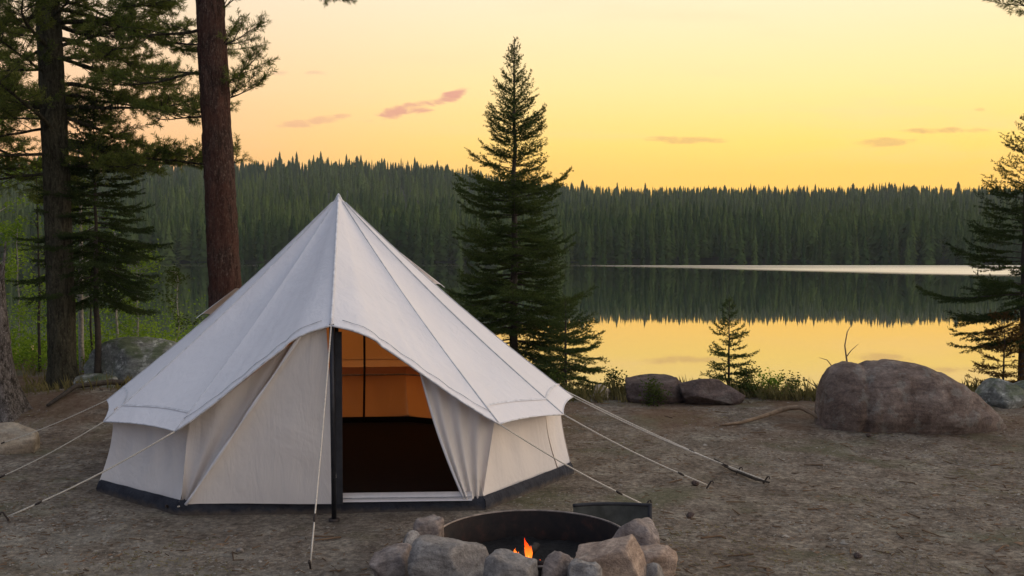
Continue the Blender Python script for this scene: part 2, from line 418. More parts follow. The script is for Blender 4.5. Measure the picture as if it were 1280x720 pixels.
# ------------------------------------------------------------------ far forest
def conifer_template(rng, tiers=15, k=7, slim=.17, pw=.8):
    v = []; f = []
    for i in range(tiers):
        t = i / tiers
        z = .06 + .94 * t; R = slim * (1 - t) ** pw * rng.uniform(.75, 1.2) + .008
        dz = .94 / tiers * 1.9
        for j in range(k):
            a = 2 * PI * (j + rng.random()) / k; w = .55 * R
            r = R * rng.uniform(.6, 1.25)
            dx, dy = math.cos(a), math.sin(a); b = len(v)
            v += [(-dy * w * .3, dx * w * .3, z + dz), (-dy * w + dx * r * .45, dx * w + dy * r * .45, z + dz * .2),
                  (dx * r, dy * r, z - dz * .1), (dy * w + dx * r * .45, -dx * w + dy * r * .45, z + dz * .2)]
            f.append((b, b + 1, b + 2, b + 3))
    b = len(v)
    v += [(.012, 0, 0), (-.006, .01, 0), (-.006, -.01, 0), (0, 0, 1)]
    f += [(b, b + 1, b + 3, b + 3), (b + 1, b + 2, b + 3, b + 3), (b + 2, b, b + 3, b + 3)]
    f = [q for q in f if len(set(q)) == 4]
    # leader spike
    b = len(v); v += [(.006, 0, .93), (0, 0, 1.0), (-.006, 0, .93), (0, .004, .9)]; f.append((b, b + 1, b + 2, b + 3))
    return np.array(v), np.array(f)
rgf = random.Random(11); nrf = np.random.RandomState(11)
temps = [conifer_template(rgf, slim=s) for s in (.11, .14, .17, .13, .19, .12)] + [conifer_template(rgf, tiers=11, k=8, slim=s, pw=.42) for s in (.12, .15)]
def forest_mesh(pos, hts, tints, seed):
    V = []; Fa = []; T = []; off = 0
    r = np.random.RandomState(seed)
    for (x, y, z), h, ti in zip(pos, hts, tints):
        v, f = temps[r.randint(len(temps))]
        a = r.uniform(0, 2 * PI); ca, sa = math.cos(a), math.sin(a)
        wf = r.uniform(.8, 1.25)
        vx = (v[:, 0] * ca - v[:, 1] * sa) * h * wf + x; vy = (v[:, 0] * sa + v[:, 1] * ca) * h * wf + y
        V.append(np.stack([vx, vy, v[:, 2] * h + z], -1)); Fa.append(f + off); T.append(np.full(len(v), ti)); off += len(v)
    me = np_mesh('forest', np.concatenate(V), np.concatenate(Fa))
    at_ = me.attributes.new('tint', 'FLOAT', 'POINT'); at_.data.foreach_set('value', np.concatenate(T).astype(np.float32))
    return me
pos = []; hts = []; tin = []
for row, (y0, n) in enumerate([(267, 250), (272, 250), (278, 240), (286, 240), (295, 240), (305, 230), (317, 230), (331, 230), (347, 230), (365, 230), (385, 230), (407, 240), (431, 250), (457, 260), (485, 270), (515, 280), (546, 300), (578, 330), (606, 380), (630, 460), (648, 560), (662, 640)]):
    half = y0 * .66 + 20
    for i in range(n):
        x = -half + 2 * half * (i + nrf.rand()) / n
        y = y0 + nrf.uniform(-5, 5)
        h = nrf.uniform(8.5, 13) if y0 < 600 else nrf.uniform(11, 13.2)
        if x < 40 and y0 > 600: h += 2.5 * nrf.rand()
        if nrf.rand() < .05: h *= 1.14
        h *= 1 + .13 * float(vnoise2(x * .06, y * .03, 77)) + .12 * float(vnoise2(x * .3, y * .1, 78))
        pos.append((x, y, gh(x, y) - .3)); hts.append(h); tin.append(min(1, max(0, nrf.normal(.42, .22) + .7 * float(vnoise2(x * .03, y * .03, 79)))))
o = link('forest', forest_mesh(pos, hts, tin, 3), M['forest'])
tag(o, 'dark green conifer forest covering the far shore of the lake', 'forest', kind='stuff')
# taller trees breaking the skyline: things
tmp_me = []
for k in range(4):
    v, f = temps[(6, 1, 7, 4)[k]]
    me = np_mesh('tall_spruce', v, f); a_ = me.attributes.new('tint', 'FLOAT', 'POINT'); a_.data.foreach_set('value', np.full(len(v), .3, np.float32))
    me.materials.append(M['forest']); tmp_me.append(me)
sk = [304, 322, 346, 351, 367, 372, 398, 402, 411, 434, 447, 452, 478, 519, 522, 547, 558, 583, 728, 771, 806, 885, 905, 960, 1004, 1018, 1065, 1110, 1128, 1175, 1196, 1222]
for i, px in enumerate(sk):
    Y = 664 + nrf.uniform(-4, 4); X = (px - 640) / FPX * Y
    o = bpy.data.objects.new('spruce_tree', tmp_me[i % 4]); C.objects.link(o)
    z = gh(X, Y); h = nrf.uniform(14.5, 18) if px < 600 else nrf.uniform(13.5, 16.5)
    if px in (351, 372, 402): h = 20
    o.location = (X, Y, z - .3); o.scale = (h * 1.35, h * 1.35, h); o.rotation_euler.z = nrf.uniform(0, 6.28)
    tag(o, 'tall slender conifer standing out of the far forest skyline %s' % ('left of the big spruce' if px < 600 else 'right of the big spruce'), 'tree',
        'skyline conifers left of the spruce' if px < 600 else 'skyline conifers right of the spruce')

# ------------------------------------------------------------------ foliage machinery
def needles_np(segs, per_m, length, width, ang, seed, umin=0.0):
    S = np.array([[*a, *b] for a, b in segs], float)
    P0, P1 = S[:, :3], S[:, 3:]
    Ln = np.linalg.norm(P1 - P0, axis=1)
    r = np.random.RandomState(seed)
    cnt = np.maximum(1, np.round(Ln * per_m + r.uniform(-.4, .4, len(Ln)))).astype(int)
    ix = np.repeat(np.arange(len(Ln)), cnt); n = len(ix)
    d = ((P1 - P0) / np.maximum(Ln, 1e-6)[:, None])[ix]
    t = r.rand(n)[:, None] * (1 - umin) + umin
    p = P0[ix] + (P1 - P0)[ix] * t
    q = r.normal(size=(n, 3)); q -= (q * d).sum(1)[:, None] * d; q /= np.linalg.norm(q, axis=1)[:, None] + 1e-9
    a = np.radians(ang) * r.uniform(.6, 1.25, n)[:, None]
    dr = d * np.cos(a) + q * np.sin(a)
    ln = length * r.uniform(.65, 1.25, n)[:, None]
    s = np.cross(dr, r.normal(size=(n, 3))); s /= np.linalg.norm(s, axis=1)[:, None] + 1e-9
    s *= width * .5
    m = p + dr * ln * .45
    V = np.stack([p, m - s, p + dr * ln, m + s], 1).reshape(-1, 3)
    return V, np.arange(len(V)).reshape(-1, 4)

def spruce(H, R, crown0=.15, seed=0, spacing=.15, nb=7, prof=.85, droop=.25, tipup=.35, twig_gap=.075, dens=230, nl=.030, nw=.009,
           mat='spruce', bark='bark_thin', loc=(0, 0, 0), label='', group=None, name='spruce_tree', tr=None, side_bias=None, skip=0.0, rag=0, gaps=1.0):
    rg = random.Random(seed)
    root = empty(name, loc, label, 'tree', group)
    tb = MB(); r0 = tr or H * .013
    npt = 14
    wob = [(0, 0)] + [(rg.uniform(-.01, .01) * H * .3, rg.uniform(-.01, .01) * H * .3) for _ in range(npt)]
    pts = [(wob[i][0], wob[i][1], H * i / npt - (.3 if i == 0 else 0)) for i in range(npt + 1)]
    tb.tube(pts, [r0 * (1.35 if i == 0 else 1) * (1 - .93 * i / npt) for i in range(npt + 1)], 8, jitter=.15)
    segs = []; wood = tb
    h = crown0
    while h < H * .985:
        f = (h - crown0) / (H - crown0)
        LR = R * ((1 - f) ** prof) * (1.0 if f > .12 else .78 + f * 1.8)
        if rag: LR *= rg.uniform(.78, 1.15)
        k = max(3, int(round(nb * (1 - .35 * f))))
        a0 = rg.uniform(0, 6.28)
        for j in range(k):
            if rg.random() < skip: continue
            az = a0 + 2 * PI * j / k + rg.uniform(-.35, .35)
            Lb = LR * rg.uniform(.62, 1.18) + .03
            if side_bias: Lb *= 1 + side_bias[1] * math.cos(az - side_bias[0])
            hh = h + rg.uniform(-.4, .4) * spacing
            e = -droop * (1 - f) + .75 * f ** 1.6 + rg.uniform(-.12, .12)
            ns = 6; p = Vector((0, 0, hh)); path = [p.copy()]
            azc = az
            for s in range(ns):
                t = (s + .5) / ns
                ee = e - .30 * (1 - f) * math.sin(t * PI) + tipup * t ** 2 + rg.uniform(-.05, .05)
                azc += rg.uniform(-.08, .08)
                p = p + Vector((math.cos(azc) * math.cos(ee), math.sin(azc) * math.cos(ee), math.sin(ee))) * (Lb / ns)
                path.append(p.copy())
            rb = max(.0025, r0 * .16 * (Lb / R) ** .7)
            wood.tube(path, [rb * (1 - .85 * i / ns) for i in range(ns + 1)], 4, cap=False)
            for s in range(ns):
                if (s + 1) / ns > .22: segs.append((path[s], path[s + 1]))
            # side twigs
            dist = Lb * .15 + rg.random() * twig_gap
            while dist < Lb * .97:
                t = dist / Lb; i = min(ns - 1, int(t * ns)); fr = t * ns - i
                b = path[i].lerp(path[i + 1], fr); d = (path[i + 1] - path[i]).normalized()
                for sd in (-1, 1):
                    if rg.random() < .12 * gaps: continue
                    hx = Vector((-d.y, d.x, 0)).normalized() * sd
                    tl = min(.42 * Lb, (.10 + .55 * Lb * (1 - t) * (.55 + .45 * min(1, t * 3)))) * rg.uniform(.6, 1.15)
                    dd = (d * .72 + hx * .78 + Vector((0, 0, rg.uniform(-.28, .08)))).normalized()
                    m1 = b + dd * tl * .5; m2 = m1 + (dd + Vector((0, 0, .12)) + d * .25).normalized() * tl * .5
                    segs.append((b, m1)); segs.append((m1, m2))
                    if tl > .16:
                        for q in range(int(tl / .075)):
                            c = b.lerp(m2, (q + .8) / (tl / .075 + 1)); s2 = rg.choice((-1, 1))
                            hx2 = Vector((-dd.y, dd.x, 0)) * s2
                            segs.append((c, c + (dd * .7 + hx2 * .7 + Vector((0, 0, rg.uniform(-.25, .1)))).normalized() * rg.uniform(.05, .10)))
                dist += twig_gap * rg.uniform(.7, 1.3)
        h += spacing * rg.uniform(.75, 1.25) * (1 - .35 * f)
    for i in range(4): segs.append((Vector((0, 0, H * (.9 + .025 * i))), Vector((0, 0, H * (.925 + .025 * i)))))
    V, Fq = needles_np(segs, dens, nl, nw, 48, seed)
    wood.build('trunk', M[bark], root)
    cr = link('crown', np_mesh('crown', V, Fq), M[mat], root)
    return root

def pine(base, path, radii, limbs, seed, bark, label, mat='pine', nring=18, tuft=1.35, name='pine_tree', dens=310, hidden_ok=True, nl=.058):
    """path: list of offsets from base; limbs: (z, azimuth deg, length, elevation, sag)"""
    rg = random.Random(seed)
    root = empty(name, base, label, 'tree')
    # trunk with plated bark relief
    P = [Vector(p) for p in path]
    zz = [p.z for p in P]
    def tp(z):
        for i in range(len(P) - 1):
            if z <= zz[i + 1]:
                t = (z - zz[i]) / (zz[i + 1] - zz[i]); return P[i].lerp(P[i + 1], t), radii[i] + (radii[i + 1] - radii[i]) * t
        return P[-1], radii[-1]
    n = 40; nz = int((zz[-1] - zz[0]) / .035)
    vs = []
    for i in range(nz + 1):
        z = zz[0] + (zz[-1] - zz[0]) * i / nz; c, r = tp(z)
        for k in range(n):
            a = 2 * PI * k / n
            q = Vector((math.cos(a) * 3.2, math.sin(a) * 3.2, z * 1.9 + seed))
            ca = mnoise.cell(Vector((q.x * 1.6 + mnoise.noise(q * 2) * .8, q.y * 1.6 + mnoise.noise(q * 2.3) * .8, q.z * 1.5)))
            rr = r * (1 + .045 * ca + .05 * mnoise.noise(q * 2.6) + .02 * mnoise.noise(q * 7))
            vs.append((c.x + math.cos(a) * rr, c.y + math.sin(a) * rr, z))
    ix = np.arange((nz + 1) * n).reshape(nz + 1, n)
    Fq = np.stack([ix[:-1], np.roll(ix[:-1], -1, 1), np.roll(ix[1:], -1, 1), ix[1:]], -1).reshape(-1, 4)
    link('trunk', np_mesh('trunk', vs, Fq), M[bark], root, True)
    segs = []
    for (z, azd, Lb, el, sag) in limbs:
        wood = MB(); az = math.radians(azd); c, r = tp(z)
        ns = 9; p = Vector((c.x, c.y, z)); pth = [p.copy()]; azc = az
        for s in range(ns):
            t = (s + .5) / ns; ee = math.radians(el) - math.radians(sag) * math.sin(t * PI * .9) + .25 * t * t + rg.uniform(-.1, .1)
            azc += rg.uniform(-.13, .13)
            p = p + Vector((math.cos(azc) * math.cos(ee), math.sin(azc) * math.cos(ee), math.sin(ee))) * Lb / ns
            pth.append(p.copy())
        rb = .010 + .010 * Lb
        wood.tube(pth, [rb * (1 - .85 * i / ns) for i in range(ns + 1)], 6, cap=False, jitter=.25, seed=seed)
        dist = Lb * rg.uniform(.12, .22)
        while dist < Lb:
            t = dist / Lb; i = min(ns - 1, int(t * ns)); b = pth[i].lerp(pth[i + 1], t * ns - i); d = (pth[min(i + 1, ns)] - pth[i]).normalized()
            sd = rg.choice((-1, 1)); hx = Vector((-d.y, d.x, 0)).normalized() * sd
            sl = rg.uniform(.28, .62) * (1.1 - .55 * t)
            dd = (d * rg.uniform(.4, 1) + hx * rg.uniform(.5, 1) + Vector((0, 0, rg.uniform(-.35, .45)))).normalized()
            sp = [b]; q = b.copy()
            for s in range(4):
                dd = (dd + Vector((rg.uniform(-.2, .2), rg.uniform(-.2, .2), rg.uniform(-.08, .2)))).normalized()
                q = q + dd * sl / 4; sp.append(q.copy())
            wood.tube(sp, [.007, .0055, .0045, .0035, .0025], 4, cap=False)
            if rg.random() < .93:
                for s in range(1, 5):
                    if s >= 3: segs.append((sp[s - 1], sp[s]))
                    for _ in range(2 if tuft >= 1 else 1):
                        e2 = (dd + Vector((rg.uniform(-1, 1), rg.uniform(-1, 1), rg.uniform(-.5, .9)))).normalized()
                        tl = rg.uniform(.07, .17)
                        a1 = sp[s]; a2 = a1 + e2 * tl
                        wood.tube([a1, a2], [.003, .002], 3, cap=False)
                        segs.append((a1.lerp(a2, .35), a2))
            dist += rg.uniform(.06, .14) / tuft
        wood.build('branch', M[bark if bark != 'bark_red' else 'bark_green'], root)
    if segs:
        V, Fq = needles_np(segs, dens, nl, .0068, 55, seed)
        link('crown', np_mesh('crown', V, Fq), M[mat], root)
    return root

# ------------------------------------------------------------------ pines on the left
def rand_limbs(rg, n, z0, z1, l0, l1, azs=(0, 360)):
    return [(rg.uniform(z0, z1), rg.uniform(*azs), rg.uniform(l0, l1), rg.uniform(-8, 22), rg.uniform(5, 28)) for _ in range(n)]
rp = random.Random(5)
bA = gp(79, 497); bA.z = gh(bA.x, bA.y)
limbsA = [(3.72, -4, 1.95, 2, 6), (3.70, 184, 1.6, 2, 8), (3.62, 12, 1.9, -14, 10), (4.45, 10, 1.7, 24, 8), (4.2, 175, 1.3, 8, 18), (3.2, -20, 1.3, -5, 20),
          (3.45, 200, 1.2, -5, 15), (4.0, 28, 2.2, 6, 22), (4.3, -35, 2.0, 10, 25), (4.8, -8, 2.4, 6, 22), (5.0, 20, 2.3, 2, 24), (4.9, 170, 1.8, 2, 22),
          (3.9, 60, 2.0, 5, 12), (3.9, 120, 2.0, 5, 12), (4.5, 150, 1.8, 0, 15), (5.3, -25, 2.5, -4, 22), (5.2, 190, 2.0, -4, 20), (3.3, 40, 1.7, -4, 12)]
limbsA += rand_limbs(rp, 18, 2.9, 5.4, 1.2, 2.5) + [(2.95, -15, 1.5, 4, 12), (2.85, 170, 1.3, 0, 10), (3.05, 20, 1.9, 2, 10), (3.1, 215, 1.4, 0, 10)] + rand_limbs(rp, 10, 5.4, 8.5, .9, 1.9)
pine(bA, [(0, 0, -.3), (0, 0, 0), (0, 0, .35), (-.03, 0, 2.5), (-.12, 0, 5.5), (-.1, 0, 9.5)], [.26, .22, .175, .165, .145, .03], limbsA, 21, 'bark_green',
     'tall pine with dark mossy trunk and spreading limbs at far left')
bB = Vector(at(286, 500, 11.6)); bB.z = gh(bB.x, bB.y)
limbsB = [(3.7, 4, .55, 32, 4), (4.15, -10, .50, 28, 4), (4.5, 18, .45, 45, 4), (3.55, 30, .5, 22, 4), (3.9, 200, 1.2, -5, 10), (4.4, 165, 1.3, 0, 12), (5.0, 180, 1.2, -10, 12), (3.4, 175, .7, -4, 6),
          (5.17, 4, 1.75, -13, 4), (5.2, -6, 1.5, -10, 4)]
limbsB += rand_limbs(rp, 12, 5.6, 8.5, .9, 1.6)
pine(bB, [(0, 0, -.3), (0, 0, 0), (-.01, 0, .35), (-.03, 0, 1.4), (-.17, 0, 4.8), (-.3, 0, 9.3)], [.26, .22, .195, .185, .158, .03], limbsB, 22, 'bark_red',
     'tall pine with reddish brown plated bark rising behind the tent')
bC = Vector((-9.3, 15.5, 0)); bC.z = gh(bC.x, bC.y)
pine(bC, [(0, 0, -.3), (0, 0, 0), (0, 0, .4), (.05, 0, 5), (.1, 0, 9.5)], [.24, .2, .16, .13, .03],
     rand_limbs(rp, 20, 3.0, 6.2, 1.6, 2.9, (-75, 75)) + rand_limbs(rp, 8, 4, 9, 1, 2, (75, 285)), 23, 'bark_green', 'pine standing just outside the left edge with limbs reaching in')
bR = Vector((8.0, 11.5, 0)); bR.z = gh(bR.x, bR.y)
pine(bR, [(0, 0, -.3), (0, 0, 0), (0, 0, .4), (.05, 0, 4), (.1, 0, 8.5)], [.24, .2, .16, .13, .03],
     [(4.52, 180, 2.65, 1, 4), (4.54, 186, 2.72, 1, 4), (5.1, 175, 1.6, 10, 8)] + rand_limbs(rp, 14, 5.6, 8, .8, 1.7), 24, 'bark_red', 'pine beyond the right edge whose needled branch tip hangs into the top corner')

# ------------------------------------------------------------------ spruces
def on_ground(px, Y, dz=0):
    x = (px - 640) / FPX * Y
    return (x, Y, gh(x, Y) + dz)
loc = on_ground(643, 14.2)
Htop = at(643, 47, 14.2).z - loc[2]
spruce(Htop, 1.36, crown0=.5, seed=31, spacing=.15, nb=9, prof=.84, loc=loc, tr=.075, dens=210,
       label='tallest dark spruce standing on the bank directly behind the tent', droop=.18, tipup=.75, rag=1)
loc = on_ground(707, 13.2)
spruce(at(705, 372, 13.2).z - loc[2], .72, crown0=.12, seed=32, spacing=.11, nb=7, prof=.75, loc=loc, tr=.03, dens=230,
       label='low bushy spruce beside the tallest spruce at the right eave of the tent')
loc = on_ground(912, 12.9)
spruce(at(911, 371, 12.9).z - loc[2], .38, crown0=.10, seed=33, spacing=.115, nb=7, prof=.8, loc=loc, tr=.02, dens=230, twig_gap=.07, droop=-.1, tipup=.5,
       label='small open young spruce between the two middle rocks and the big boulder')
loc = on_ground(1279, 13.2)
spruce(at(1279, 148, 13.2).z - loc[2], 1.05, crown0=.85, seed=34, spacing=.17, nb=7, prof=.72, loc=loc, tr=.05, dens=210, side_bias=(PI, .18),
       label='large spruce cut by the right edge with long low branches', mat='spruce_dark', droop=.1, tipup=.6, rag=1, skip=.14)
loc = on_ground(1257, 12.6)
spruce(at(1257, 392, 12.6).z - loc[2], .40, crown0=.10, seed=35, spacing=.10, nb=6, prof=.45, loc=loc, tr=.018, dens=200, mat='sunlit_red', twig_gap=.085, droop=-.2,
       label='slender sunlit reddish young spruce under the large spruce at right edge')
loc = on_ground(120, 13.3)
spruce(at(124, 125, 13.3).z - loc[2], 1.05, crown0=1.30, seed=36, spacing=.15, nb=9, prof=.55, loc=loc, tr=.05, dens=220, mat='spruce_dark', skip=.12, droop=.28, tipup=.35,
       label='dark spruce with long drooping branches and bare lower stem beside the mossy pine trunk')

# ------------------------------------------------------------------ broadleaf saplings, shrubs
def leaf_np(centres, size, seed, flat=.3):
    r = np.random.RandomState(seed); n = len(centres); c = np.array(centres, float)
    a = r.normal(size=(n, 3)); a[:, 2] *= .6; a /= np.linalg.norm(a, axis=1)[:, None]
    b = np.cross(a, r.normal(size=(n, 3))); b /= np.linalg.norm(b, axis=1)[:, None]
    s = size * r.uniform(.6, 1.3, n)[:, None]
    V = np.stack([c - a * s * .5, c + b * s * .28, c + a * s * .5, c - b * s * .28], 1).reshape(-1, 3)
    return V, np.arange(len(V)).reshape(-1, 4)
def sapling(loc, H, R, nleaf, stem_r, label, seed, mat='leaf', bark='bark_pale', crown0=.4, size=.05, name='sapling', cat='tree', lean=(0, 0), group=None):
    rg = random.Random(seed); root = empty(name, loc, label, cat, group)
    st = MB(); pts = [(lean[0] * t * t * H + rg.uniform(-.015, .015), lean[1] * t * H, H * t - (.2 if t == 0 else 0)) for t in [i / 8 for i in range(9)]]
    st.tube(pts, [stem_r * (1 - .75 * i / 8) for i in range(9)], 7, jitter=.2)
    cen = []; tw = st
    nbz = max(6, int(H * 9))
    for i in range(nbz):
        t = crown0 + (1 - crown0) * rg.random(); z = H * t
        bx = lean[0] * t * t * H; by = lean[1] * t * H
        az = rg.uniform(0, 6.28); Lb = R * rg.uniform(.4, 1.1) * (1.15 - .7 * (t - crown0) / (1 - crown0))
        e = rg.uniform(.1, .7); d = Vector((math.cos(az) * math.cos(e), math.sin(az) * math.cos(e), math.sin(e)))
        p0 = Vector((bx, by, z)); p1 = p0 + d * Lb
        tw.tube([p0, p0.lerp(p1, .5) + Vector((0, 0, .02)), p1], [stem_r * .25 + .001, .003, .0015], 3, cap=False)
        for k in range(int(nleaf / nbz)):
            u = rg.uniform(.25, 1.05); q = p0.lerp(p1, u)
            cen.append((q.x + rg.gauss(0, .05), q.y + rg.gauss(0, .05), q.z + rg.gauss(0, .05)))
    st.build('stem', M[bark], root)
    V, Fq = leaf_np(cen, size, seed); link('crown', np_mesh('crown', V, Fq), M[mat], root)
    return root
sapling(on_ground(48, 14.6), 3.1, .5, 500, .024, 'thin grey stemmed sapling left of the mossy pine trunk', 41, bark='bark_thin', crown0=.25)
sapling(on_ground(101, 14.4), 3.4, .6, 500, .045, 'pale barked birch just right of the mossy pine trunk', 42, crown0=.3)
sapling(on_ground(113, 14.9), 2.6, .4, 300, .02, 'thin dark stemmed sapling beside the pale birch', 43, bark='bark_thin', crown0=.4)
sapling(on_ground(145, 15.4), 2.1, .5, 500, .026, 'pale stemmed sapling behind the mossy boulder', 44, crown0=.35)
sapling(on_ground(172, 15.8), 1.9, .6, 900, .02, 'bright green leafy sapling right of the pale stem behind the boulder', 45, crown0=.2)
sapling(on_ground(75, 16.4), 2.4, .7, 1100, .022, 'bright green sapling behind the gap left of the mossy pine', 46, crown0=.15)
sapling(on_ground(-6, 17.5), 4.6, 1.0, 2600, .05, 'tall light green birch leaning in at the left edge', 47, crown0=.25, size=.065, name='birch_tree')
sapling(on_ground(22, 16.2), 2.2, .6, 1000, .02, 'low light green sapling at left edge behind the snag', 48, crown0=.15)
sapling(on_ground(222, 16.0), 1.5, .5, 600, .016, 'low green sapling at the left slope of the tent roof', 49, crown0=.2, mat='leaf_dark')
# undergrowth mass
rgu = np.random.RandomState(61)
cen = []
for i in range(230):
    x = rgu.uniform(-10.5, -3.0); y = rgu.uniform(14.6, 19.0); r = rgu.uniform(.2, .45)
    hgt = rgu.uniform(.3, 1.35) * (1.0 if x < -5.5 else .75)
    n = int(170 * r / .3)
    c = rgu.normal(size=(n, 3)) * (r, r, hgt * .42)
    z0 = gh(x, y)
    c[:, 2] = np.abs(c[:, 2]) + z0
    cen += [(x + a, y + b, zc) for a, b, zc in c]
V, Fq = leaf_np(cen, .055, 62)
tag(link('undergrowth', np_mesh('undergrowth', V, Fq), M['leaf']), 'light green undergrowth filling the wooded bank behind the boulder', 'undergrowth', kind='stuff')
def shrub(px, Y, H, R, n, label, seed, mat='leaf_dark', size=.035):
    return sapling(on_ground(px, Y), H, R, n, .008, label, seed, mat, 'bark_thin', .05, size, 'shrub', 'shrub')
shrub(768, 12.9, .30, .22, 700, 'low green shrub between the pale stone and the left rock', 71)
shrub(818, 12.05, .26, .17, 600, 'green shrub growing in front of the gap between the two rocks', 72)
shrub(935, 12.6, .42, .25, 1000, 'dark green shrub just right of the layered rock under the small spruce', 73)
shrub(963, 12.7, .36, .24, 800, 'yellowish green shrub halfway between layered rock and big boulder', 74, 'leaf')
shrub(992, 12.6, .26, .22, 600, 'low dark shrub against the left end of the big boulder', 75)
shrub(693, 12.4, .25, .3, 700, 'low dark shrub at the foot of the bushy spruce behind the tent', 76)

# grass and weeds along the bank (stuff)
segs = []
rgg = random.Random(81)
for i in range(2600):
    x = rgg.uniform(.6, 9); y = float(shore_y(np.array([x]))[0]) + rgg.uniform(-.55, .35)
    if rgg.random() < .0: x = rgg.uniform(3, 5.4); y = 10.05 + .1 * rgg.random() + .25 * abs(x - 4.1) ** 1.5 * .3
    if rgg.random() < .25: x = rgg.uniform(-9, -3.4); y = rgg.uniform(11.5, 16)
    z = gh(x, y); h = rgg.uniform(.05, .20) * (1.5 if rgg.random() < .15 else 1)
    a = rgg.uniform(0, 6.28); l = rgg.uniform(.1, .6) * h
    segs.append((x, y, z, h, a, l))
vs = []; fs = []
for (x, y, z, h, a, l) in segs:
    for k in range(5):
        aa = a + rgg.uniform(-1.5, 1.5); ox, oy = rgg.gauss(0, .03), rgg.gauss(0, .03); w = .0035
        b = len(vs); hx = h * rgg.uniform(.6, 1.1)
        dx, dy = math.cos(aa) * l, math.sin(aa) * l
        vs += [(x + ox - w, y + oy, z - .02), (x + ox + w, y + oy, z - .02), (x + ox + dx * .4 + w, y + oy + dy * .4, z + hx * .6), (x + ox + dx, y + oy + dy, z + hx)]
        fs.append((b, b + 1, b + 2, b + 3))
tag(link('bank_grass', np_mesh('bank_grass', vs, fs), M['grass']), 'thin dry grass along the edge of the bank', 'grass', kind='stuff')

# ------------------------------------------------------------------ rocks
def rock(name, loc, size, seed, mat, label, cat='rock', planes=9, rough=.10, rotz=0, sub=4, boxy=0.0, tilt=0, group=None, cut=(.62, .92)):
    rg = random.Random(seed)
    bm = bmesh.new(); bmesh.ops.create_icosphere(bm, subdivisions=sub, radius=1)
    pl = []
    for i in range(planes):
        v = Vector((rg.gauss(0, 1), rg.gauss(0, 1), rg.gauss(0, .8))).normalized(); pl.append((v, rg.uniform(*cut)))
    if boxy:
        for v in ((1, 0, 0), (-1, 0, 0), (0, 1, 0), (0, -1, 0), (0, 0, 1), (0, 0, -1)):
            v = Vector(v) + Vector((rg.uniform(-.2, .2), rg.uniform(-.2, .2), rg.uniform(-.2, .2))); pl.append((v.normalized(), boxy * rg.uniform(.92, 1.08)))
    for v in bm.verts:
        p = v.co * (1.15 if boxy else 1.05)
        for n, d in pl:
            e = p.dot(n) - d
            if e > 0: p = p - n * e * .96
        s = Vector((seed * 3.1, seed * 1.7, 0))
        q = p + s
        p = p * (1 + rough * mnoise.fractal(q * 1.4, .8, 2.1, 5) + rough * .35 * mnoise.noise(q * 5.5) + rough * .15 * mnoise.noise(q * 13))
        v.co = Vector((p.x * size[0] / 2, p.y * size[1] / 2, p.z * size[2] / 2))
    me = bpy.data.meshes.new(name); bm.to_mesh(me); bm.free()
    o = link(name, me, M[mat], None, True)
    o.location = loc; o.rotation_euler = (0, tilt, rotz)
    return tag(o, label, cat, group)

# big boulder: own silhouette
def big_boulder():
    base = gp(1141, 545); Y0 = base.y + .45
    top = [(1022, 505), (1026, 475), (1036, 459), (1054, 452), (1072, 453), (1086, 453), (1106, 453), (1130, 454), (1152, 458), (1178, 467), (1204, 482), (1228, 501), (1246, 519), (1259, 535)]
    X0 = base.x
    prof = [((px - 1141) / FPX * Y0, at(px, py, Y0).z) for px, py in top]
    xsn = np.array([p[0] for p in prof]); zsn = np.array([p[1] for p in prof])
    n = 72; m = 40; vs = []
    x0, x1 = xsn[0] - .03, xsn[-1] + .04
    for i in range(n + 1):
        t = i / n; x = x0 + (x1 - x0) * (.5 - .5 * math.cos(t * PI)) 
        zt = float(np.interp(x, xsn, zsn)); endf = max(0.0, 1 - abs(2 * (x - x0) / (x1 - x0) - 1) ** 3.2) ** .5
        zt = zt * (endf if (x < xsn[0] or x > xsn[-1]) else 1)
        w = .56 * endf * (1 - .18 * max(0, (x - x0) / (x1 - x0) - .6) * 2)
        for k in range(m + 1):
            a = -.28 + (PI + .56) * k / m
            ca, sa = math.cos(a), math.sin(a)
            yy = -w * math.copysign(abs(ca) ** .75, ca); z = (zt + .1) * math.copysign(abs(sa) ** .8, sa) - .1
            yy *= 1 - .24 * max(0, 1 - max(z, 0) / .16)
            p = Vector((x, yy, z)); q = p * 1.6 + Vector((3, 1, 9))
            d = .040 * mnoise.fractal(q, .8, 2.1, 5) + .016 * mnoise.noise(q * 6) + .02 * (mnoise.cell(Vector((x * 1.9 + z * .8, z * 2.6, yy * 1.3)) + q * .02)) * .6 + .006 * mnoise.noise(q * 17)
            # fissures
            for fx, fw, fd, sl in ((-.64, .028, .060, .14), (-.50, .018, .028, -.12), (.45, .03, .025, .5), (.1, .02, .015, .9)):
                u = (x - fx - sl * (z - .3) - .03 * mnoise.noise(p * 5)) / fw
                d -= fd * math.exp(-u * u) * (1 if yy < .1 else .3)
            nn = Vector((0, -ca, sa)); vs.append(p + nn * d * min(1, endf * 1.5))
    ix = np.arange((n + 1) * (m + 1)).reshape(n + 1, m + 1)
    Fq = np.stack([ix[:-1, :-1], ix[1:, :-1], ix[1:, 1:], ix[:-1, 1:]], -1).reshape(-1, 4)
    o = link('boulder', np_mesh('boulder', vs, Fq), M['boulder'], None, True)
    o.location = (X0 * Y0 / base.y, Y0, 0)
    tag(o, 'biggest boulder, long brown granite hump lying at the right on the bare ground', 'boulder')
big_boulder()
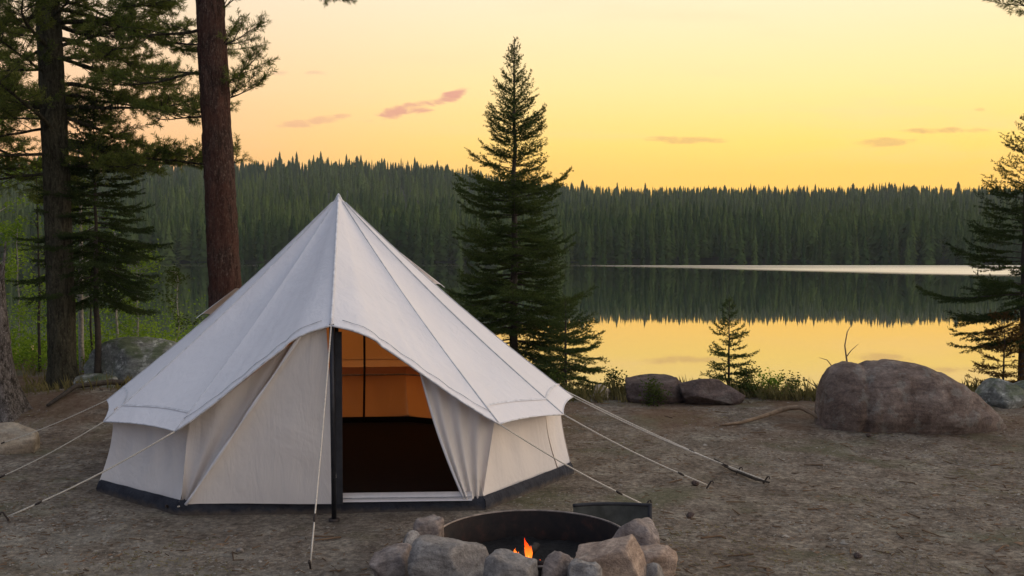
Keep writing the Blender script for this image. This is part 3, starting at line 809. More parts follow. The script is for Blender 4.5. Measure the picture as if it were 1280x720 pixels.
def rk(px0, px1, ytop, ybase, Y, depth, seed, mat, label, name='rock', zsink=.35, **kw):
    c = at((px0 + px1) / 2, ybase, Y); w = (px1 - px0) / FPX * Y; zt = at(0, ytop, Y).z; zb = gh(c.x, Y)
    H = (zt - zb) * (1 + zsink)
    return rock(name, (c.x, Y, zt - H / 2 * .90), (w * 1.10, depth, H * 1.10), seed, mat, label, 'rock', **kw)
rk(776, 864, 469, 515, 12.5, .7, 5, 'rock_dark', 'rounded brown rock on the bank behind the layered rock', rough=.06)
rk(842, 926, 478, 520, 12.2, .6, 12, 'rock_dark', 'dark layered rock at the foot of the small open spruce', rough=.09)
rk(739, 763, 483, 506, 12.6, .25, 13, 'rock_pale', 'small pale stone on the bank just beyond the right tent eave')
rk(1224, 1275, 476, 524, 11.9, .5, 14, 'rock_moss', 'green mossy rock beside the right end of the big boulder', rough=.06)
rk(1260, 1325, 479, 526, 12.1, .5, 15, 'rock_moss', 'second mossy rock, cut by the right edge of the view', rough=.06)
rk(112, 240, 429, 486, 13.6, 1.0, 16, 'rock_moss', 'large grey lichen covered boulder under the trees left of the tent', 'boulder', rough=.08, planes=6)
rk(92, 150, 470, 500, 13.0, .6, 23, 'rock_moss', 'low dark mossy rock lying in front of the lichen covered boulder', rough=.08)
rk(-30, 52, 534, 566, 9.5, .42, 17, 'rock_pale', 'pale tan rounded rock at the left edge on the ground', rough=.05, zsink=.6)

# fire pit ----------------------------------------------------------------
FC = Vector((at(665, 600, 5.93).x, 5.93, 0)); FR = .585
ring = empty('fire_ring', (FC.x, FC.y, 0), 'round sooty steel fire ring set inside the circle of stones', 'fire pit')
mb = MB(); nseg = 96; z1 = .21
def ringpt(r, z, k): a = 2 * PI * k / nseg; return (r * math.cos(a), r * math.sin(a), z)
prof = [(FR, -.05), (FR, z1), (FR - .008, z1), (FR - .008, -.05)]
vs = [ringpt(r + .004 * math.sin(k * .7), z, k) for r, z in prof for k in range(nseg)]
mb.add(vs, [(i * nseg + k, i * nseg + (k + 1) % nseg, (i + 1) * nseg + (k + 1) % nseg, (i + 1) * nseg + k) for i in range(3) for k in range(nseg)])
mb.build('ring_wall', M['steel'], ring)
mb = MB(); mb.tube([ringpt(FR + .002, z1 + .002, k) for k in range(nseg + 1)], .007, 8, cap=False); mb.build('rim', M['rim'], ring)
mb = MB()
rr = [0, .12, .25, .38, .5, .6]; vs = []
for j, r in enumerate(rr):
    for k in range(nseg):
        x, y, _ = ringpt(r, 0, k); vs.append((x, y, .03 + .03 * mnoise.noise(Vector((x * 6, y * 6, 2))) + .02 * mnoise.noise(Vector((x * 19, y * 19, 2)))))
mb.add(vs, [(i * nseg + k, i * nseg + (k + 1) % nseg, (i + 1) * nseg + (k + 1) % nseg, (i + 1) * nseg + k) for i in range(5) for k in range(nseg)])
mb.build('ash_bed', M['ash'], ring)
mb = MB(); rge = random.Random(4)
for k in range(26):
    x, y = rge.gauss(0, .10), rge.gauss(-.12, .07); r_ = rge.uniform(.006, .014)
    mb.tube([(x, y, .055), (x + r_, y + r_ * .5, .068), (x + 2 * r_, y, .058)], [r_ * .5, r_, r_ * .4], 6, jitter=.4, seed=k)
tag(mb.build('embers', m_emit('ember_glow', (1.0, .10, .01), (.9, .06, .005), 0, 1, 1.1), ring), kind='stuff')
# folded-back cooking grate panel behind the ring
gr = empty('grill_panel', (FC.x, FC.y, 0), 'curved dark grey steel grill panel standing behind the right rim of the fire ring', 'grill')
def arc(r, a0, a1, n, z): return [(.56 + r * math.cos(math.radians(a0 + (a1 - a0) * i / n)), -.06 + r * math.sin(math.radians(a0 + (a1 - a0) * i / n)), z) for i in range(n + 1)]
GA0, GA1, GR = 71, 110, .78
mb = MB(); n = 28
o_, i_ = arc(GR, GA0, GA1, n, .0), arc(GR - .008, GA0, GA1, n, 0); ot, it = arc(GR, GA0, GA1, n, .215), arc(GR - .008, GA0, GA1, n, .215)
vs = o_ + ot + it + i_; k = n + 1
mb.add(vs, [(r * k + i, r * k + i + 1, ((r + 1) % 4) * k + i + 1, ((r + 1) % 4) * k + i) for r in range(4) for i in range(n)] + [(0, k, 2 * k, 3 * k), (n, 3 * k + n, 2 * k + n, k + n)])
mb.build('panel', M['grate'], gr, False)
mb = MB(); mb.tube(arc(GR, GA0, GA1, n, .222), .013, 8); mb.build('top_flange', M['black'], gr)
mb = MB(); q = arc(GR, GA0, GA1, n, 0)[0]; mb.tube([(q[0], q[1], 0), (q[0], q[1], .235)], .016, 8); mb.build('end_post', M['black'], gr)
# stones: (px_left, px_right, top py, Y, depth, seed, mat, label, boxy)
def stone(px0, px1, ytop, Y, depth, seed, mat, label, zb=-.02, boxy=.0, rot=0, tilt=0, rough=.10, planes=8):
    X = ((px0 + px1) / 2 - 640) / FPX * Y; w = (px1 - px0) / FPX * Y; zt = at(0, ytop, Y).z
    f = 1.06 if boxy else 1.10
    return rock('fire_stone', (X, Y, (zt + zb) / 2), (w * f, depth * f, (zt - zb) * f), seed, mat, label, 'stone', planes + (0 if boxy else 6), rough, rot, 4, boxy, tilt, 'stones around the fire ring', cut=(.58, .84) if boxy else (.52, .86), )
stone(460, 516, 681, 5.66, .30, 101, 'fire_brown', 'brown squarish stone, leftmost around the fire ring', boxy=.84, planes=3)
stone(506, 616, 671, 5.40, .36, 102, 'fire_grey', 'largest grey rounded stone at the front left of the fire ring', boxy=.82, planes=4, tilt=.12)
stone(512, 556, 646, 6.00, .22, 103, 'fire_brown', 'small pinkish upright stone at the left rim behind the largest grey stone', boxy=.86, planes=3)
stone(600, 680, 694, 5.14, .28, 104, 'fire_grey', 'flat grey stone at front centre of the fire ring below the flame', boxy=.84, planes=3)
stone(668, 724, 692, 5.22, .22, 105, 'fire_brown', 'small wedge shaped stone at front just right of the flame', tilt=.3, boxy=.88, planes=4)
stone(708, 754, 699, 5.10, .18, 106, 'fire_grey', 'small dark stone low at front left of the tan block', boxy=.88, planes=4)
stone(718, 810, 669, 5.34, .30, 107, 'fire_tan', 'squared tan block with flat top at the front right of the fire ring', boxy=.78, planes=1, rot=-.22, tilt=-.13, rough=.055)
stone(764, 830, 650, 5.84, .32, 108, 'fire_brown', 'long pinkish stone leaning on the right rim behind the tan block', rot=-.6, tilt=.30, boxy=.86, planes=4)
stone(794, 846, 684, 5.62, .25, 109, 'fire_tan', 'small rounded stone, rightmost around the fire ring', boxy=.88, planes=4)
stone(795, 836, 702, 5.36, .2, 110, 'fire_grey', 'small low stone wedged beside the base of the tan block', boxy=.88, planes=4)
stone(496, 530, 668, 5.80, .18, 111, 'fire_grey', 'small grey stone between the leftmost stone and the pinkish upright stone', boxy=.88, planes=4)
# flames, logs
for i, (dx, dy, a, l, r) in enumerate([(-.10, -.15, 20, .42, .035), (.05, -.22, -35, .36, .03), (-.02, -.02, 75, .40, .032)]):
    mb = MB(); a = math.radians(a)
    pts = [((t - .5) * l * math.cos(a), (t - .5) * l * math.sin(a), .02 * math.sin(t * 5)) for t in [j / 6 for j in range(7)]]
    mb.tube(pts, [r * (.8 + .2 * math.sin(j * 2.1)) for j in range(7)], 10, jitter=.25, seed=i)
    o = mb.build('charred_log', M['char']); o.location = (FC.x + dx, FC.y + dy, .075 + .02 * i)
    tag(o, ['charred log lying deepest in the ash under the larger flame', 'short charred log nearest the front stones inside the ring', 'charred log crossing on top of the other two in the ring'][i], 'log', 'charred logs in the fire ring')
def flame(px, py, Y, h, w, label, seed):
    rg = random.Random(seed); p = at(px, py, Y)
    root = empty('flame', p, label, 'flame', 'flames in the fire ring')
    for nm, mt, k in (('outer_flame', 'flame', 1.0), ('flame_core', 'flame_core', .55)):
        mb = MB(); pts = []; rad = []
        for i in range(13):
            t = i / 12; pts.append((w * .35 * math.sin(t * 4 + seed) * t, -.004 if k < 1 else 0, h * k * t)); rad.append(max(.0008, w * .5 * k * (math.sin(PI * min(1, t * .9 + .12)) ** 1.2) * (1 - .55 * t)))
        mb.tube(pts, rad, 10, jitter=.2, seed=seed); mb.build(nm, M[mt], root)
        if k == 1.0:
            mb2 = MB(); mb2.tube([(w * .4, 0, 0), (w * .55, 0, h * .3), (w * .45, 0, h * .62)], [w * .16, w * .14, .001], 8, seed=seed); mb2.build('side_tongue', M[mt], root)
flame(659, 699, 5.62, .125, .046, 'larger orange flame licking up in the middle of the fire ring', 1)
flame(645, 697, 5.60, .055, .030, 'smaller low flame just left of the larger flame', 2)

# ------------------------------------------------------------------ tent
TC = Vector((-1.56, 8.9, 0)); APEX = Vector((-1.565, 8.9, 2.44))
tent = empty('bell_tent', (TC.x, TC.y, 0), 'large off white canvas bell tent with one open door flap on the campground', 'tent')
def T(p): return Vector(p) - TC           # child coordinates are relative to the tent's base
ANG = [-49.5, -17.4, 15, 47, 79, 111, 143, 176.5, 210.4, 242]
RB = [2.06, 2.03, 2.22, 2.1, 2.1, 2.1, 2.1, 2.08, 2.03, 1.90]
RT = [1.93, 1.93, 2.09, 2.0, 2.0, 2.0, 2.0, 1.97, 1.93, 1.82]
def pol(a, r, z): a = math.radians(a); return Vector((TC.x + r * math.cos(a), TC.y + r * math.sin(a), z))
BASE = [pol(a, r, .085) for a, r in zip(ANG, RB)]
BASE[2] = Vector((.500, 8.52, .085))
WTOP = [pol(a, r, .665) for a, r in zip(ANG, RT)]
EAVE = [at(624, 530, 7.18), at(704, 518, 8.15), at(716, 496, 9.42)] + [pol(a, 2.20, .62) for a in ANG[3:7]] + [at(134, 500, 9.05), at(130, 527, 7.85), at(219, 539, 7.12)]
PT = at(414, 407, 7.02)                   # top of the door pole
def hem_pt(A, B, t):
    p = A.lerp(B, t); s = 4 * t * (1 - t)
    c = Vector((TC.x - p.x, TC.y - p.y, 0)).normalized(); return p + c * (.030 * s) + Vector((0, 0, .012 * s))
def roof_pt(E, s, belly):
    p = APEX.lerp(E, s); n = Vector((TC.x - E.x, TC.y - E.y, 0)).normalized()
    sag = .045 * math.sin(PI * s) + belly * math.sin(PI * min(1, s * 1.05)) ** .8 * .045
    p = p + (n * .6 - Vector((0, 0, .8))) * sag
    if belly > 0: p = p + n * (.012 * belly * math.sin(s * 9 + E.x * 7))
    return p
for i in range(9):
    A, B = EAVE[i], EAVE[i + 1]; mb = MB()
    mb.grid(lambda u, v: T(roof_pt(hem_pt(A, B, u), .012 + .988 * v, 4 * u * (1 - u))), 14, 34)
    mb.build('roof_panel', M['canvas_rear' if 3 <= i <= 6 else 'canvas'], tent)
def awn_hem(E, t):
    p = PT.lerp(E, t)
    up = .085 * math.sin(PI * min(1, t / .55)) ** 1.0 * (1 if t < .275 else max(0, 1 - (t - .275) * .8)) - .03 * math.sin(PI * t) * (t > .6) * (t - .6) * 2.5
    if t < .275: up = .085 * math.sin(PI * t / .55)
    else: up = .085 * (1 - smooth(.275, 1.0, t)) - .02 * math.sin(PI * t)
    return p + Vector((0, -.02 * math.sin(PI * t), float(up)))
for E in (EAVE[9], EAVE[0]):
    mb = MB()
    def fn(u, v, E=E):
        e = awn_hem(E, u); s = .012 + .988 * v; p = APEX.lerp(e, s)
        b = math.sin(PI * s); k = 4 * u * (1 - u)
        return T(p - Vector((0, 0, (.015 + .035 * u + .045 * k) * b)) + Vector((0, .03 * k * b, 0)) + Vector((0, 0, .006 * math.sin(u * 40) * s * s * k)))
    mb.grid(fn, 26, 36); mb.build('roof_panel', M['canvas'], tent)
    mb = MB(); mb.tube([T(awn_hem(E, i / 30)) for i in range(31)], .008, 6); mb.build('hem', M['hem'], tent)
    mb = MB(); mb.tube([Vector(fn(i / 30, .955)) + Vector((0, -.004, .008)) for i in range(2, 31)], .003, 5); mb.build('hem_seam', M['seam'], tent)
for i in range(9):
    mb = MB(); mb.tube([T(hem_pt(EAVE[i], EAVE[i + 1], k / 12)) for k in range(13)], .007, 6); mb.build('hem', M['hem'], tent)
    mb = MB(); mb.grid(lambda u, v: T(roof_pt(hem_pt(EAVE[i], EAVE[i + 1], u), .93 + .007 * v, 4 * u * (1 - u))) + Vector((0, 0, .008)), 14, 1); mb.build('hem_seam', M['hem'], tent)
for i, E in enumerate(EAVE):
    mb = MB(); mb.tube([T(roof_pt(E, .03 + .97 * k / 24, 0)) + Vector((0, 0, .004)) for k in range(25)], .0055 if i < 3 else .004, 5); mb.build('seam', M['seam' if i < 3 else 'hem'], tent)
mb = MB(); mb.tube([T(APEX.lerp(PT, .02 + .98 * k / 24)) - Vector((0, 0, .015 * math.sin(PI * k / 24))) + Vector((0, -.004, .006)) for k in range(25)], .011, 6); mb.build('ridge_seam', M['hem'], tent)
mb = MB(); mb.tube([T(APEX) + Vector((0, 0, -.05)), T(APEX) + Vector((0, 0, 0)), T(APEX) + Vector((0, 0, .025))], [.045, .02, .004], 10); mb.build('apex_cap', M['hem'], tent)
# hooded vents near the peak
for a, r0, r1 in ((30, .58, .98), (172, .98, 1.30), (100, .6, .95)):
    mb = MB()
    d = Vector((math.cos(math.radians(a)), math.sin(math.radians(a)), 0)); sd = Vector((-d.y, d.x, 0))
    def fn(u, v, d=d, sd=sd, r0=r0, r1=r1):
        r = r0 + (r1 - r0) * v; z = 2.44 - (2.44 - .62) * r / 2.2 
        lift = (.008 + .028 * v) * math.sin(PI * u) ** .7
        return (d * r + sd * ((u - .5) * .34 * (.35 + .65 * v)) + Vector((0, 0, z + lift - .035)))
    mb.grid(fn, 12, 8); mb.build('vent_hood', M['canvas'], tent)
# walls
for i in range(9):
    A, B, WA, WB = BASE[i], BASE[i + 1], WTOP[i], WTOP[i + 1]; mb = MB()
    def fn(u, v, A=A, B=B, WA=WA, WB=WB, i=i):
        lo = A.lerp(B, u); hi = WA.lerp(WB, u); t = v
        p = hi.lerp(lo, t); c = (p - TC); c.z = 0; c.normalize()
        fold = .012 * math.sin(u * 23 + i) * (1 - abs(2 * t - 1)) + .018 * mnoise.noise(Vector((u * 3 + i * 4, t * 2, 1)))
        flare = .035 * math.exp(-((u) / .12) ** 2) * t + .02 * math.exp(-((1 - u) / .12) ** 2) * t
        fold *= (4 * u * (1 - u)) ** .5
        return T(p + c * (fold - .05 * math.sin(PI * t) * .6 + flare * .6 - .02 * 4 * u * (1 - u)))
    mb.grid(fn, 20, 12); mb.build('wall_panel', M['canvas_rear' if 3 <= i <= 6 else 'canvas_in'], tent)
# door front: gussets, closed left leaf, tied right leaf, sill
BL, BR = BASE[9], BASE[0]; EL, ER = EAVE[9], EAVE[0]
PF = Vector((PT.x + .012, 7.20, .085))
def inset(E, t):
    p = awn_hem(E, t); return p + Vector((0, .10, -.01)) + (APEX - p).normalized() * .02
mb = MB()
def fn(u, v):     # left gusset with pleats, from base corner up to the awning hem
    k = math.exp(-u * 14); top = inset(EL, .98 - .93 * u).lerp(WTOP[9], k); bot = BL.lerp(PF, .07 * u) + Vector((0, .03 * (1 - k), 0))
    p = top.lerp(bot, v)
    return T(p + Vector((0, (.022 * math.sin(u * 16) * (1 - .6 * v) + .03) * (1 - k), 0)))
mb.grid(fn, 40, 16); mb.build('door_gusset', M['canvas_in'], tent)
mb = MB()
Ttop = inset(EL, .04)
def fn(u, v):     # closed leaf: u from pole side to outer side
    top = Ttop.lerp(inset(EL, .20), u * 1.0) + Vector((.0, -.02, 0)); bot = PF.lerp(BL, u * .95)
    p = top.lerp(bot, v)
    fold = .012 * math.sin(u * 9 + v * 3) * v + .014 * mnoise.noise(Vector((u * 3, v * 3, 5)))
    edge = .020 * math.exp(-((1 - u) / .05) ** 2)
    return T(p + Vector((0, -.03 + fold - edge, 0)))
mb.grid(fn, 30, 24); mb.build('door_leaf', M['canvas_in'], tent)
mb = MB(); mb.tube([Vector(fn(1, k / 20)) + Vector((0, -.012, 0)) for k in range(21)], [.010 + .004 * math.sin(k) for k in range(21)], 6); mb.build('door_hem', M['canvas'], tent)
mb = MB()
def fn(u, v):     # tied-back right leaf
    top = inset(ER, .52 + .46 * u); x0 = at(580, 614, 7.25); bot = x0.lerp(BR, u); bot.z = .09
    p = top.lerp(bot, v)
    return T(p + Vector((0, .018 * math.sin(u * 22 + v) + .02 - .04 * (1 - u) * math.sin(PI * v), 0)) + Vector((-.02 * math.sin(PI * v) * (1 - u), 0, 0)))
mb.grid(fn, 30, 20); mb.build('door_leaf', M['canvas_in'], tent)
mb = MB(); mb.tube([Vector(fn(0, k / 20)) + Vector((0, -.006, 0)) for k in range(21)], .011, 6); mb.build('door_hem', M['canvas'], tent)
def wall_strip(name, mat, A, B, z0, z1, off=0, n=24, wob=.0):
    mb = MB()
    def fn(u, v):
        p = A.lerp(B, u); return T(Vector((p.x, p.y + off + wob * math.sin(u * 9) + .012 * math.sin(v * PI), z0 + (z1 - z0) * v)))
    mb.grid(fn, n, 4); return mb.build(name, M[mat], tent)
BRs = at(590, 614, 7.25); BRs.z = .085
wall_strip('door_sill', 'canvas', PF, BRs, .085, .155, .02)
wall_strip('sill_seam', 'seam', PF, BRs, .112, .118, .012)
# groundsheet skirt all round, incl. door side
nc = len(BASE)
for i in range(nc):
    A, B = BASE[i], BASE[(i + 1) % nc]; mb = MB()
    if i == nc - 1:
        MID = None
    def fn(u, v, A=A, B=B, i=i):
        p = A.lerp(B, u); c = (p - TC); c.z = 0; c.normalize()
        r = [.012, .030, .042, .034][int(v * 3 + .01)]; z = [.105, .075, .035, -.015][int(v * 3 + .01)]
        k = mnoise.noise(Vector((u * 7 + i * 3, v * 2, 3)))
        return T(Vector((p.x, p.y, 0)) + c * (r + .014 * k) + Vector((0, 0, z + .010 * k * (1 - v))))
    mb.grid(fn, 40, 3); mb.build('skirt', M['skirt'], tent)
mb = MB()
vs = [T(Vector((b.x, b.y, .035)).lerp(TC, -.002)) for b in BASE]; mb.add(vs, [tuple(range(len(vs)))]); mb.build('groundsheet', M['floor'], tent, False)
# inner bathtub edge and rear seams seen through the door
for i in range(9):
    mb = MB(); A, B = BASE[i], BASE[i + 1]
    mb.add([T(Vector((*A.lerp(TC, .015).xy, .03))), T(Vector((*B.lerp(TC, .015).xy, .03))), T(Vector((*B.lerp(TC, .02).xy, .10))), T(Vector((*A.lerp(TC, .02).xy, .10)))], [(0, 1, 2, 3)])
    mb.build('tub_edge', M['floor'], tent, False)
mb = MB(); pz = at(455, 520, 10.75)
mb.tube([T((pz.x, 10.74, .08)), T((-.1505 * 10.72, 10.72, .66)), T((-.1505 * 10.3, 10.3, 1.16)), T((-.1505 * 9.9, 9.9, 1.48))], .013, 6); mb.build('rear_zip', M['black'], tent)
mb = MB(); mb.tube([T(WTOP[i] .lerp(TC, .02) + Vector((0, 0, -.07))) for i in range(1, 9)], .010, 5); mb.build('inner_seam', M['seam'], tent)
# poles
mb = MB(); mb.tube([T((PT.x + .008, 7.04, -.02)), T((PT.x + .004, 7.03, .8)), T((PT.x, 7.04, PT.z + .01))], .018, 10); mb.build('door_pole', M['pole'], tent)
mb = MB(); mb.tube([T((PT.x + .008, 7.04, -.01)), T((PT.x + .008, 7.04, .012))], .04, 12); mb.build('pole_foot', M['peg'], tent)
mb = MB(); mb.tube([T((APEX.x - .055, APEX.y, .03)), T((APEX.x, APEX.y, 2.40))], .019, 10); mb.build('centre_pole', M['pole'], tent)
mb = MB(); mb.box(tuple(T((PT.x + .024, 7.17, .72))), (.05, .008, 1.27)); mb.build('door_webbing', M['black'], tent, False)
# guy ropes (parts of the tent) and pegs (things)
def rope(A, B, sag=.03, r=.0065, knot=True):
    A = Vector(A); B = Vector(B); mb = MB()
    mb.tube([T(A.lerp(B, t) - Vector((0, 0, sag * math.sin(PI * t)))) for t in [k / 14 for k in range(15)]], r, 6)
    o = mb.build('guy_rope', M['rope'], tent)
    if knot:
        k = A.lerp(B, .82) - Vector((0, 0, sag * math.sin(PI * .82))); d = (B - A).normalized()
        m2 = MB(); m2.tube([T(k - d * .03), T(k), T(k + d * .03)], [.006, .010, .006], 6); m2.build('rope_runner', M['peg'], o)
    return o
def peg(p, dirn, label):
    mb = MB(); p = Vector(p); d = Vector(dirn).normalized()
    mb.tube([p - d * -.0 + Vector((0, 0, -.08)) - d * .03, p, p + d * .03 + Vector((0, 0, .05)), p + d * .045 + Vector((0, 0, .055)), p + d * .05 + Vector((0, 0, .035))], [.006, .007, .007, .006, .005], 8)
    mb.v = [tuple(Vector(v) - p) for v in mb.v]
    o = mb.build('tent_peg', M['peg']); o.location = p; tag(o, label, 'tent peg', 'tent pegs holding the guy ropes')
def gpt(px, py):
    p = gp(px, py); p.z = gh(p.x, p.y) + .012; return p
pegs = [(EAVE[9], gpt(10, 653), 'tent peg at the left holding the front left guy rope'),
        (PT, gpt(388, 709), 'tent peg in front of the door holding the rope from the door pole'),
        (EAVE[0], gpt(806, 636), 'tent peg just behind the grill panel holding a guy rope'),
        (EAVE[1], gpt(884, 609), 'tent peg at the end of the middle right guy rope'),
        (EAVE[2], gpt(955, 602), 'farthest right tent peg with a dark strap beside it'),
        (roof_pt(hem_pt(EAVE[2], EAVE[3], .45), .86, 1) + Vector((0, 0, .02)), gpt(921, 590), 'tent peg close to the farthest right one, nearer the lake'),
        (EAVE[8], gpt(-25, 614), 'tent peg left of view holding the low left guy rope'),
        (EAVE[7], gpt(-25, 568), 'tent peg left of view holding the rear left guy rope')]
for A, B, lb in pegs:
    rope(A, B + Vector((0, 0, .02)), .02 + .006 * (B - A).length, .004 if B.x < -3.8 else .0055); d = (B - A); d.z = 0; peg(B, d, lb)
c = gpt(212, 640); mb = MB(); mb.tube([T(BASE[9] + Vector((0, -.04, -.02))), T(c + Vector((0, 0, .02)))], .006, 6); mb.build('peg_loop', M['rope'], tent)
peg(c, (-.3, -1, 0), 'tent peg pinning the skirt at its front left corner')
# dark strap on the ground by the far peg
mb = MB(); pts = [gpt(893, 578), gpt(905, 583), gpt(916, 589), gpt(930, 594), gpt(944, 600), gpt(962, 604)]
mb.tube([p + Vector((0, 0, .03 if i == 0 else .012)) for i, p in enumerate(pts)], [.008, .012, .009, .016, .013, .006], 6, jitter=.4)
tag(mb.build('fallen_twig', M['bark_thin']), 'dark crooked twig lying at the end of the right guy ropes', 'twig')

# ------------------------------------------------------------------ snag, driftwood, twigs, small ground things
sn = gp(6, 532); sn.z = gh(sn.x, sn.y)
rt = empty('tree_snag', sn, 'weathered peeling snag with a flared root base at the left edge', 'dead tree')
def snag_mesh():
    n = 36; nz = 70; vs = []
    for i in range(nz + 1):
        t = i / nz; z = -.1 + 1.75 * t; r = .085 + .17 * math.exp(-z * 2.6)
        for k in range(n):
            a = 2 * PI * k / n; q = Vector((math.cos(a) * 2, math.sin(a) * 2, z * 1.2))
            rr = r * (1 + .16 * math.sin(a * 5 + z * 2) * math.exp(-z * 1.5) + .13 * mnoise.fractal(q * 1.5, .9, 2, 4) + .10 * mnoise.cell(q * 2.2))
            vs.append((math.cos(a) * rr - .05 * z, math.sin(a) * rr, z + (.14 * mnoise.noise(q * 3) if i == nz else 0)))
    ix = np.arange((nz + 1) * n).reshape(nz + 1, n)
    return np_mesh('trunk', vs, np.stack([ix[:-1], np.roll(ix[:-1], -1, 1), np.roll(ix[1:], -1, 1), ix[1:]], -1).reshape(-1, 4))
link('trunk', snag_mesh(), M['bark_grey'], rt, True)
mb = MB(); mb.tube([(-.05, 0, 1.1), (.02, -.02, 1.5), (.05, 0, 1.9)], [.03, .02, .006], 6, jitter=.3); mb.build('broken_limb', M['bark_grey'], rt)
def stick(name, pts, rad, mat, label, cat, subs=()):
    mb = MB(); P = [Vector(p) for p in pts]; o0 = P[0].copy()
    mb.tube([p - o0 for p in P], rad, 8, jitter=.25, seed=3)
    for s_, r_ in subs: mb.tube([Vector(p) - o0 for p in s_], r_, 6, jitter=.2)
    o = mb.build(name, M[mat]); o.location = o0; return tag(o, label, cat)
def gz(px, py, dz): p = gp(px, py); return Vector((p.x, p.y, gh(p.x, p.y) + dz))
stick('driftwood', [gz(900, 536, .01), gz(925, 535, .02), gz(946, 533, .05), gz(965, 531, .09), gz(985, 530, .14), gz(1000, 531, .15), gz(1015, 533, .10), gz(1034, 537, .02)],
      [.012, .018, .022, .026, .028, .026, .024, .012], 'drift', 'pale arched driftwood branch lying left of the big boulder', 'driftwood')
stick('fallen_log', [gz(60, 531, .05), gz(95, 520, .07), gz(140, 508, .10), gz(185, 500, .10)], [.02, .03, .035, .03], 'bark_thin', 'dark mossy log lying in front of the wooded bank behind the tent', 'log')
p0 = at(1059, 455, 11.6)
stick('bare_twig', [Vector((p0.x, p0.y, 0)), p0, at(1056, 432, 11.6), at(1059, 415, 11.6), at(1063, 408, 11.6)], [.012, .011, .008, .006, .003], 'drift', 'bare forked twig sticking up behind the big boulder', 'twig',
      [([at(1058, 446, 11.6), at(1064, 438, 11.6), at(1073, 430, 11.6)], [.007, .005, .002])])
p1 = at(1040, 458, 11.5)
stick('bare_twig', [Vector((p1.x + .05, p1.y, 0)), p1, at(1034, 450, 11.5), at(1024, 447, 11.5)], [.008, .007, .005, .002], 'drift', 'short bent bare twig at the left end of the big boulder', 'twig')
p2 = at(1022, 485, 11.7)
stick('bare_twig', [Vector((p2.x + .05, p2.y, 0)), p2, at(1012, 478, 11.7), at(1004, 472, 11.7)], [.006, .006, .005, .003], 'bark_thin', 'low leafy twig poking left from behind the big boulder', 'twig')
for i, (px, py, s, lb) in enumerate([(863, 645, .07, 'dark chunk of wood on the dirt right of the fire stones'), (1072, 699, .06, 'small dark stone on open dirt near the bottom right'), (869, 606, .07, 'dark clod beside the middle right tent peg'),
                                     (1086, 548, .06, 'dark clod in front of the big boulder'), (735, 497, .10, 'small stone at foot of the pale stone by the tent eave'), (300, 690, .05, 'small stone on the dirt left of the door rope')]):
    p = gpt(px, py); rock('ground_stone', (p.x, p.y, p.z + s * .15), (s, s * .8, s * .65), 200 + i, 'rock_dark' if i < 4 else 'fire_grey', lb, 'stone', sub=2)

# gravel, chips and needle litter (stuff)
def scatter(name, n, size, mat, label, cat, seed, dens, flat=.5):
    r = np.random.RandomState(seed)
    d = 4.6 + (13.0 - 4.6) * r.rand(n) ** 1.3
    u = r.uniform(-.60, .60, n); x = u * d; y = d
    keep = r.rand(n) < dens(x, y)
    x, y = x[keep], y[keep]; n = len(x)
    ins = (((x - TC.x) ** 2 + (y - TC.y) ** 2) < 2.0 ** 2) | (((x - FC.x) ** 2 + (y - FC.y) ** 2) < .62 ** 2)
    x, y = x[~ins], y[~ins]; n = len(x)
    z = ground_h(x, y)
    base = np.array([(1, 0, 0), (-.5, .8, 0), (-.5, -.8, 0), (.1, .05, .8), (.05, 0, -.3)])
    fac = np.array([(0, 1, 3), (1, 2, 3), (2, 0, 3)])
    a = r.uniform(0, 6.28, n); s = size * r.lognormal(0, .45, n)
    b = base[None] * r.uniform(.6, 1.4, (n, 5, 1)) * np.array([1, 1, flat])
    X = (b[:, :, 0] * np.cos(a)[:, None] - b[:, :, 1] * np.sin(a)[:, None]) * s[:, None] + x[:, None]
    Yv = (b[:, :, 0] * np.sin(a)[:, None] + b[:, :, 1] * np.cos(a)[:, None]) * s[:, None] + y[:, None]
    Z = b[:, :, 2] * s[:, None] + z[:, None]
    V = np.stack([X, Yv, Z], -1).reshape(-1, 3); Fq = (fac[None] + (np.arange(n) * 5)[:, None, None]).reshape(-1, 3)
    tag(link(name, np_mesh(name, V, Fq), M[mat]), label, cat, kind='stuff')
def patch(x, y): return np.clip(.35 + 1.6 * vnoise2(x * 1.3, y * 1.3, 33), 0, 1)
scatter('gravel', 60000, .0075, 'pebble', 'small gravel scattered over the dirt campground', 'gravel', 91, patch)
scatter('wood_chips', 16000, .012, 'litter', 'brown bark chips and cones scattered on the dirt', 'litter', 92, lambda x, y: np.clip(.3 + .06 * (y - 6) - 1.2 * vnoise2(x * .9, y * .9, 35), 0, 1), .35)
vs = []; fs = []
for i in range(2600):
    d = 4.8 + 8.2 * rgg.random() ** 1.3; x = rgg.uniform(-.58, .58) * d
    if (x - TC.x) ** 2 + (d - TC.y) ** 2 < 4.9 or (x - FC.x) ** 2 + (d - FC.y) ** 2 < .7: continue
    a = rgg.uniform(0, 6.28); l = rgg.uniform(.02, .07) * (2.6 if rgg.random() < .06 else 1); w = .0018 + l * .02
    z0 = gh(x, d) + .004; x2 = x + math.cos(a) * l; y2 = d + math.sin(a) * l; z2 = gh(x2, y2) + .006
    nx_, ny_ = -math.sin(a) * w, math.cos(a) * w; k = len(vs)
    vs += [(x - nx_, d - ny_, z0), (x + nx_, d + ny_, z0), (x, d, z0 + w * 2.2), (x2 - nx_ * .6, y2 - ny_ * .6, z2), (x2 + nx_ * .6, y2 + ny_ * .6, z2), (x2, y2, z2 + w * 1.4)]
    fs += [(k, k + 3, k + 5, k + 2), (k + 1, k + 2, k + 5, k + 4), (k, k + 1, k + 4, k + 3)]
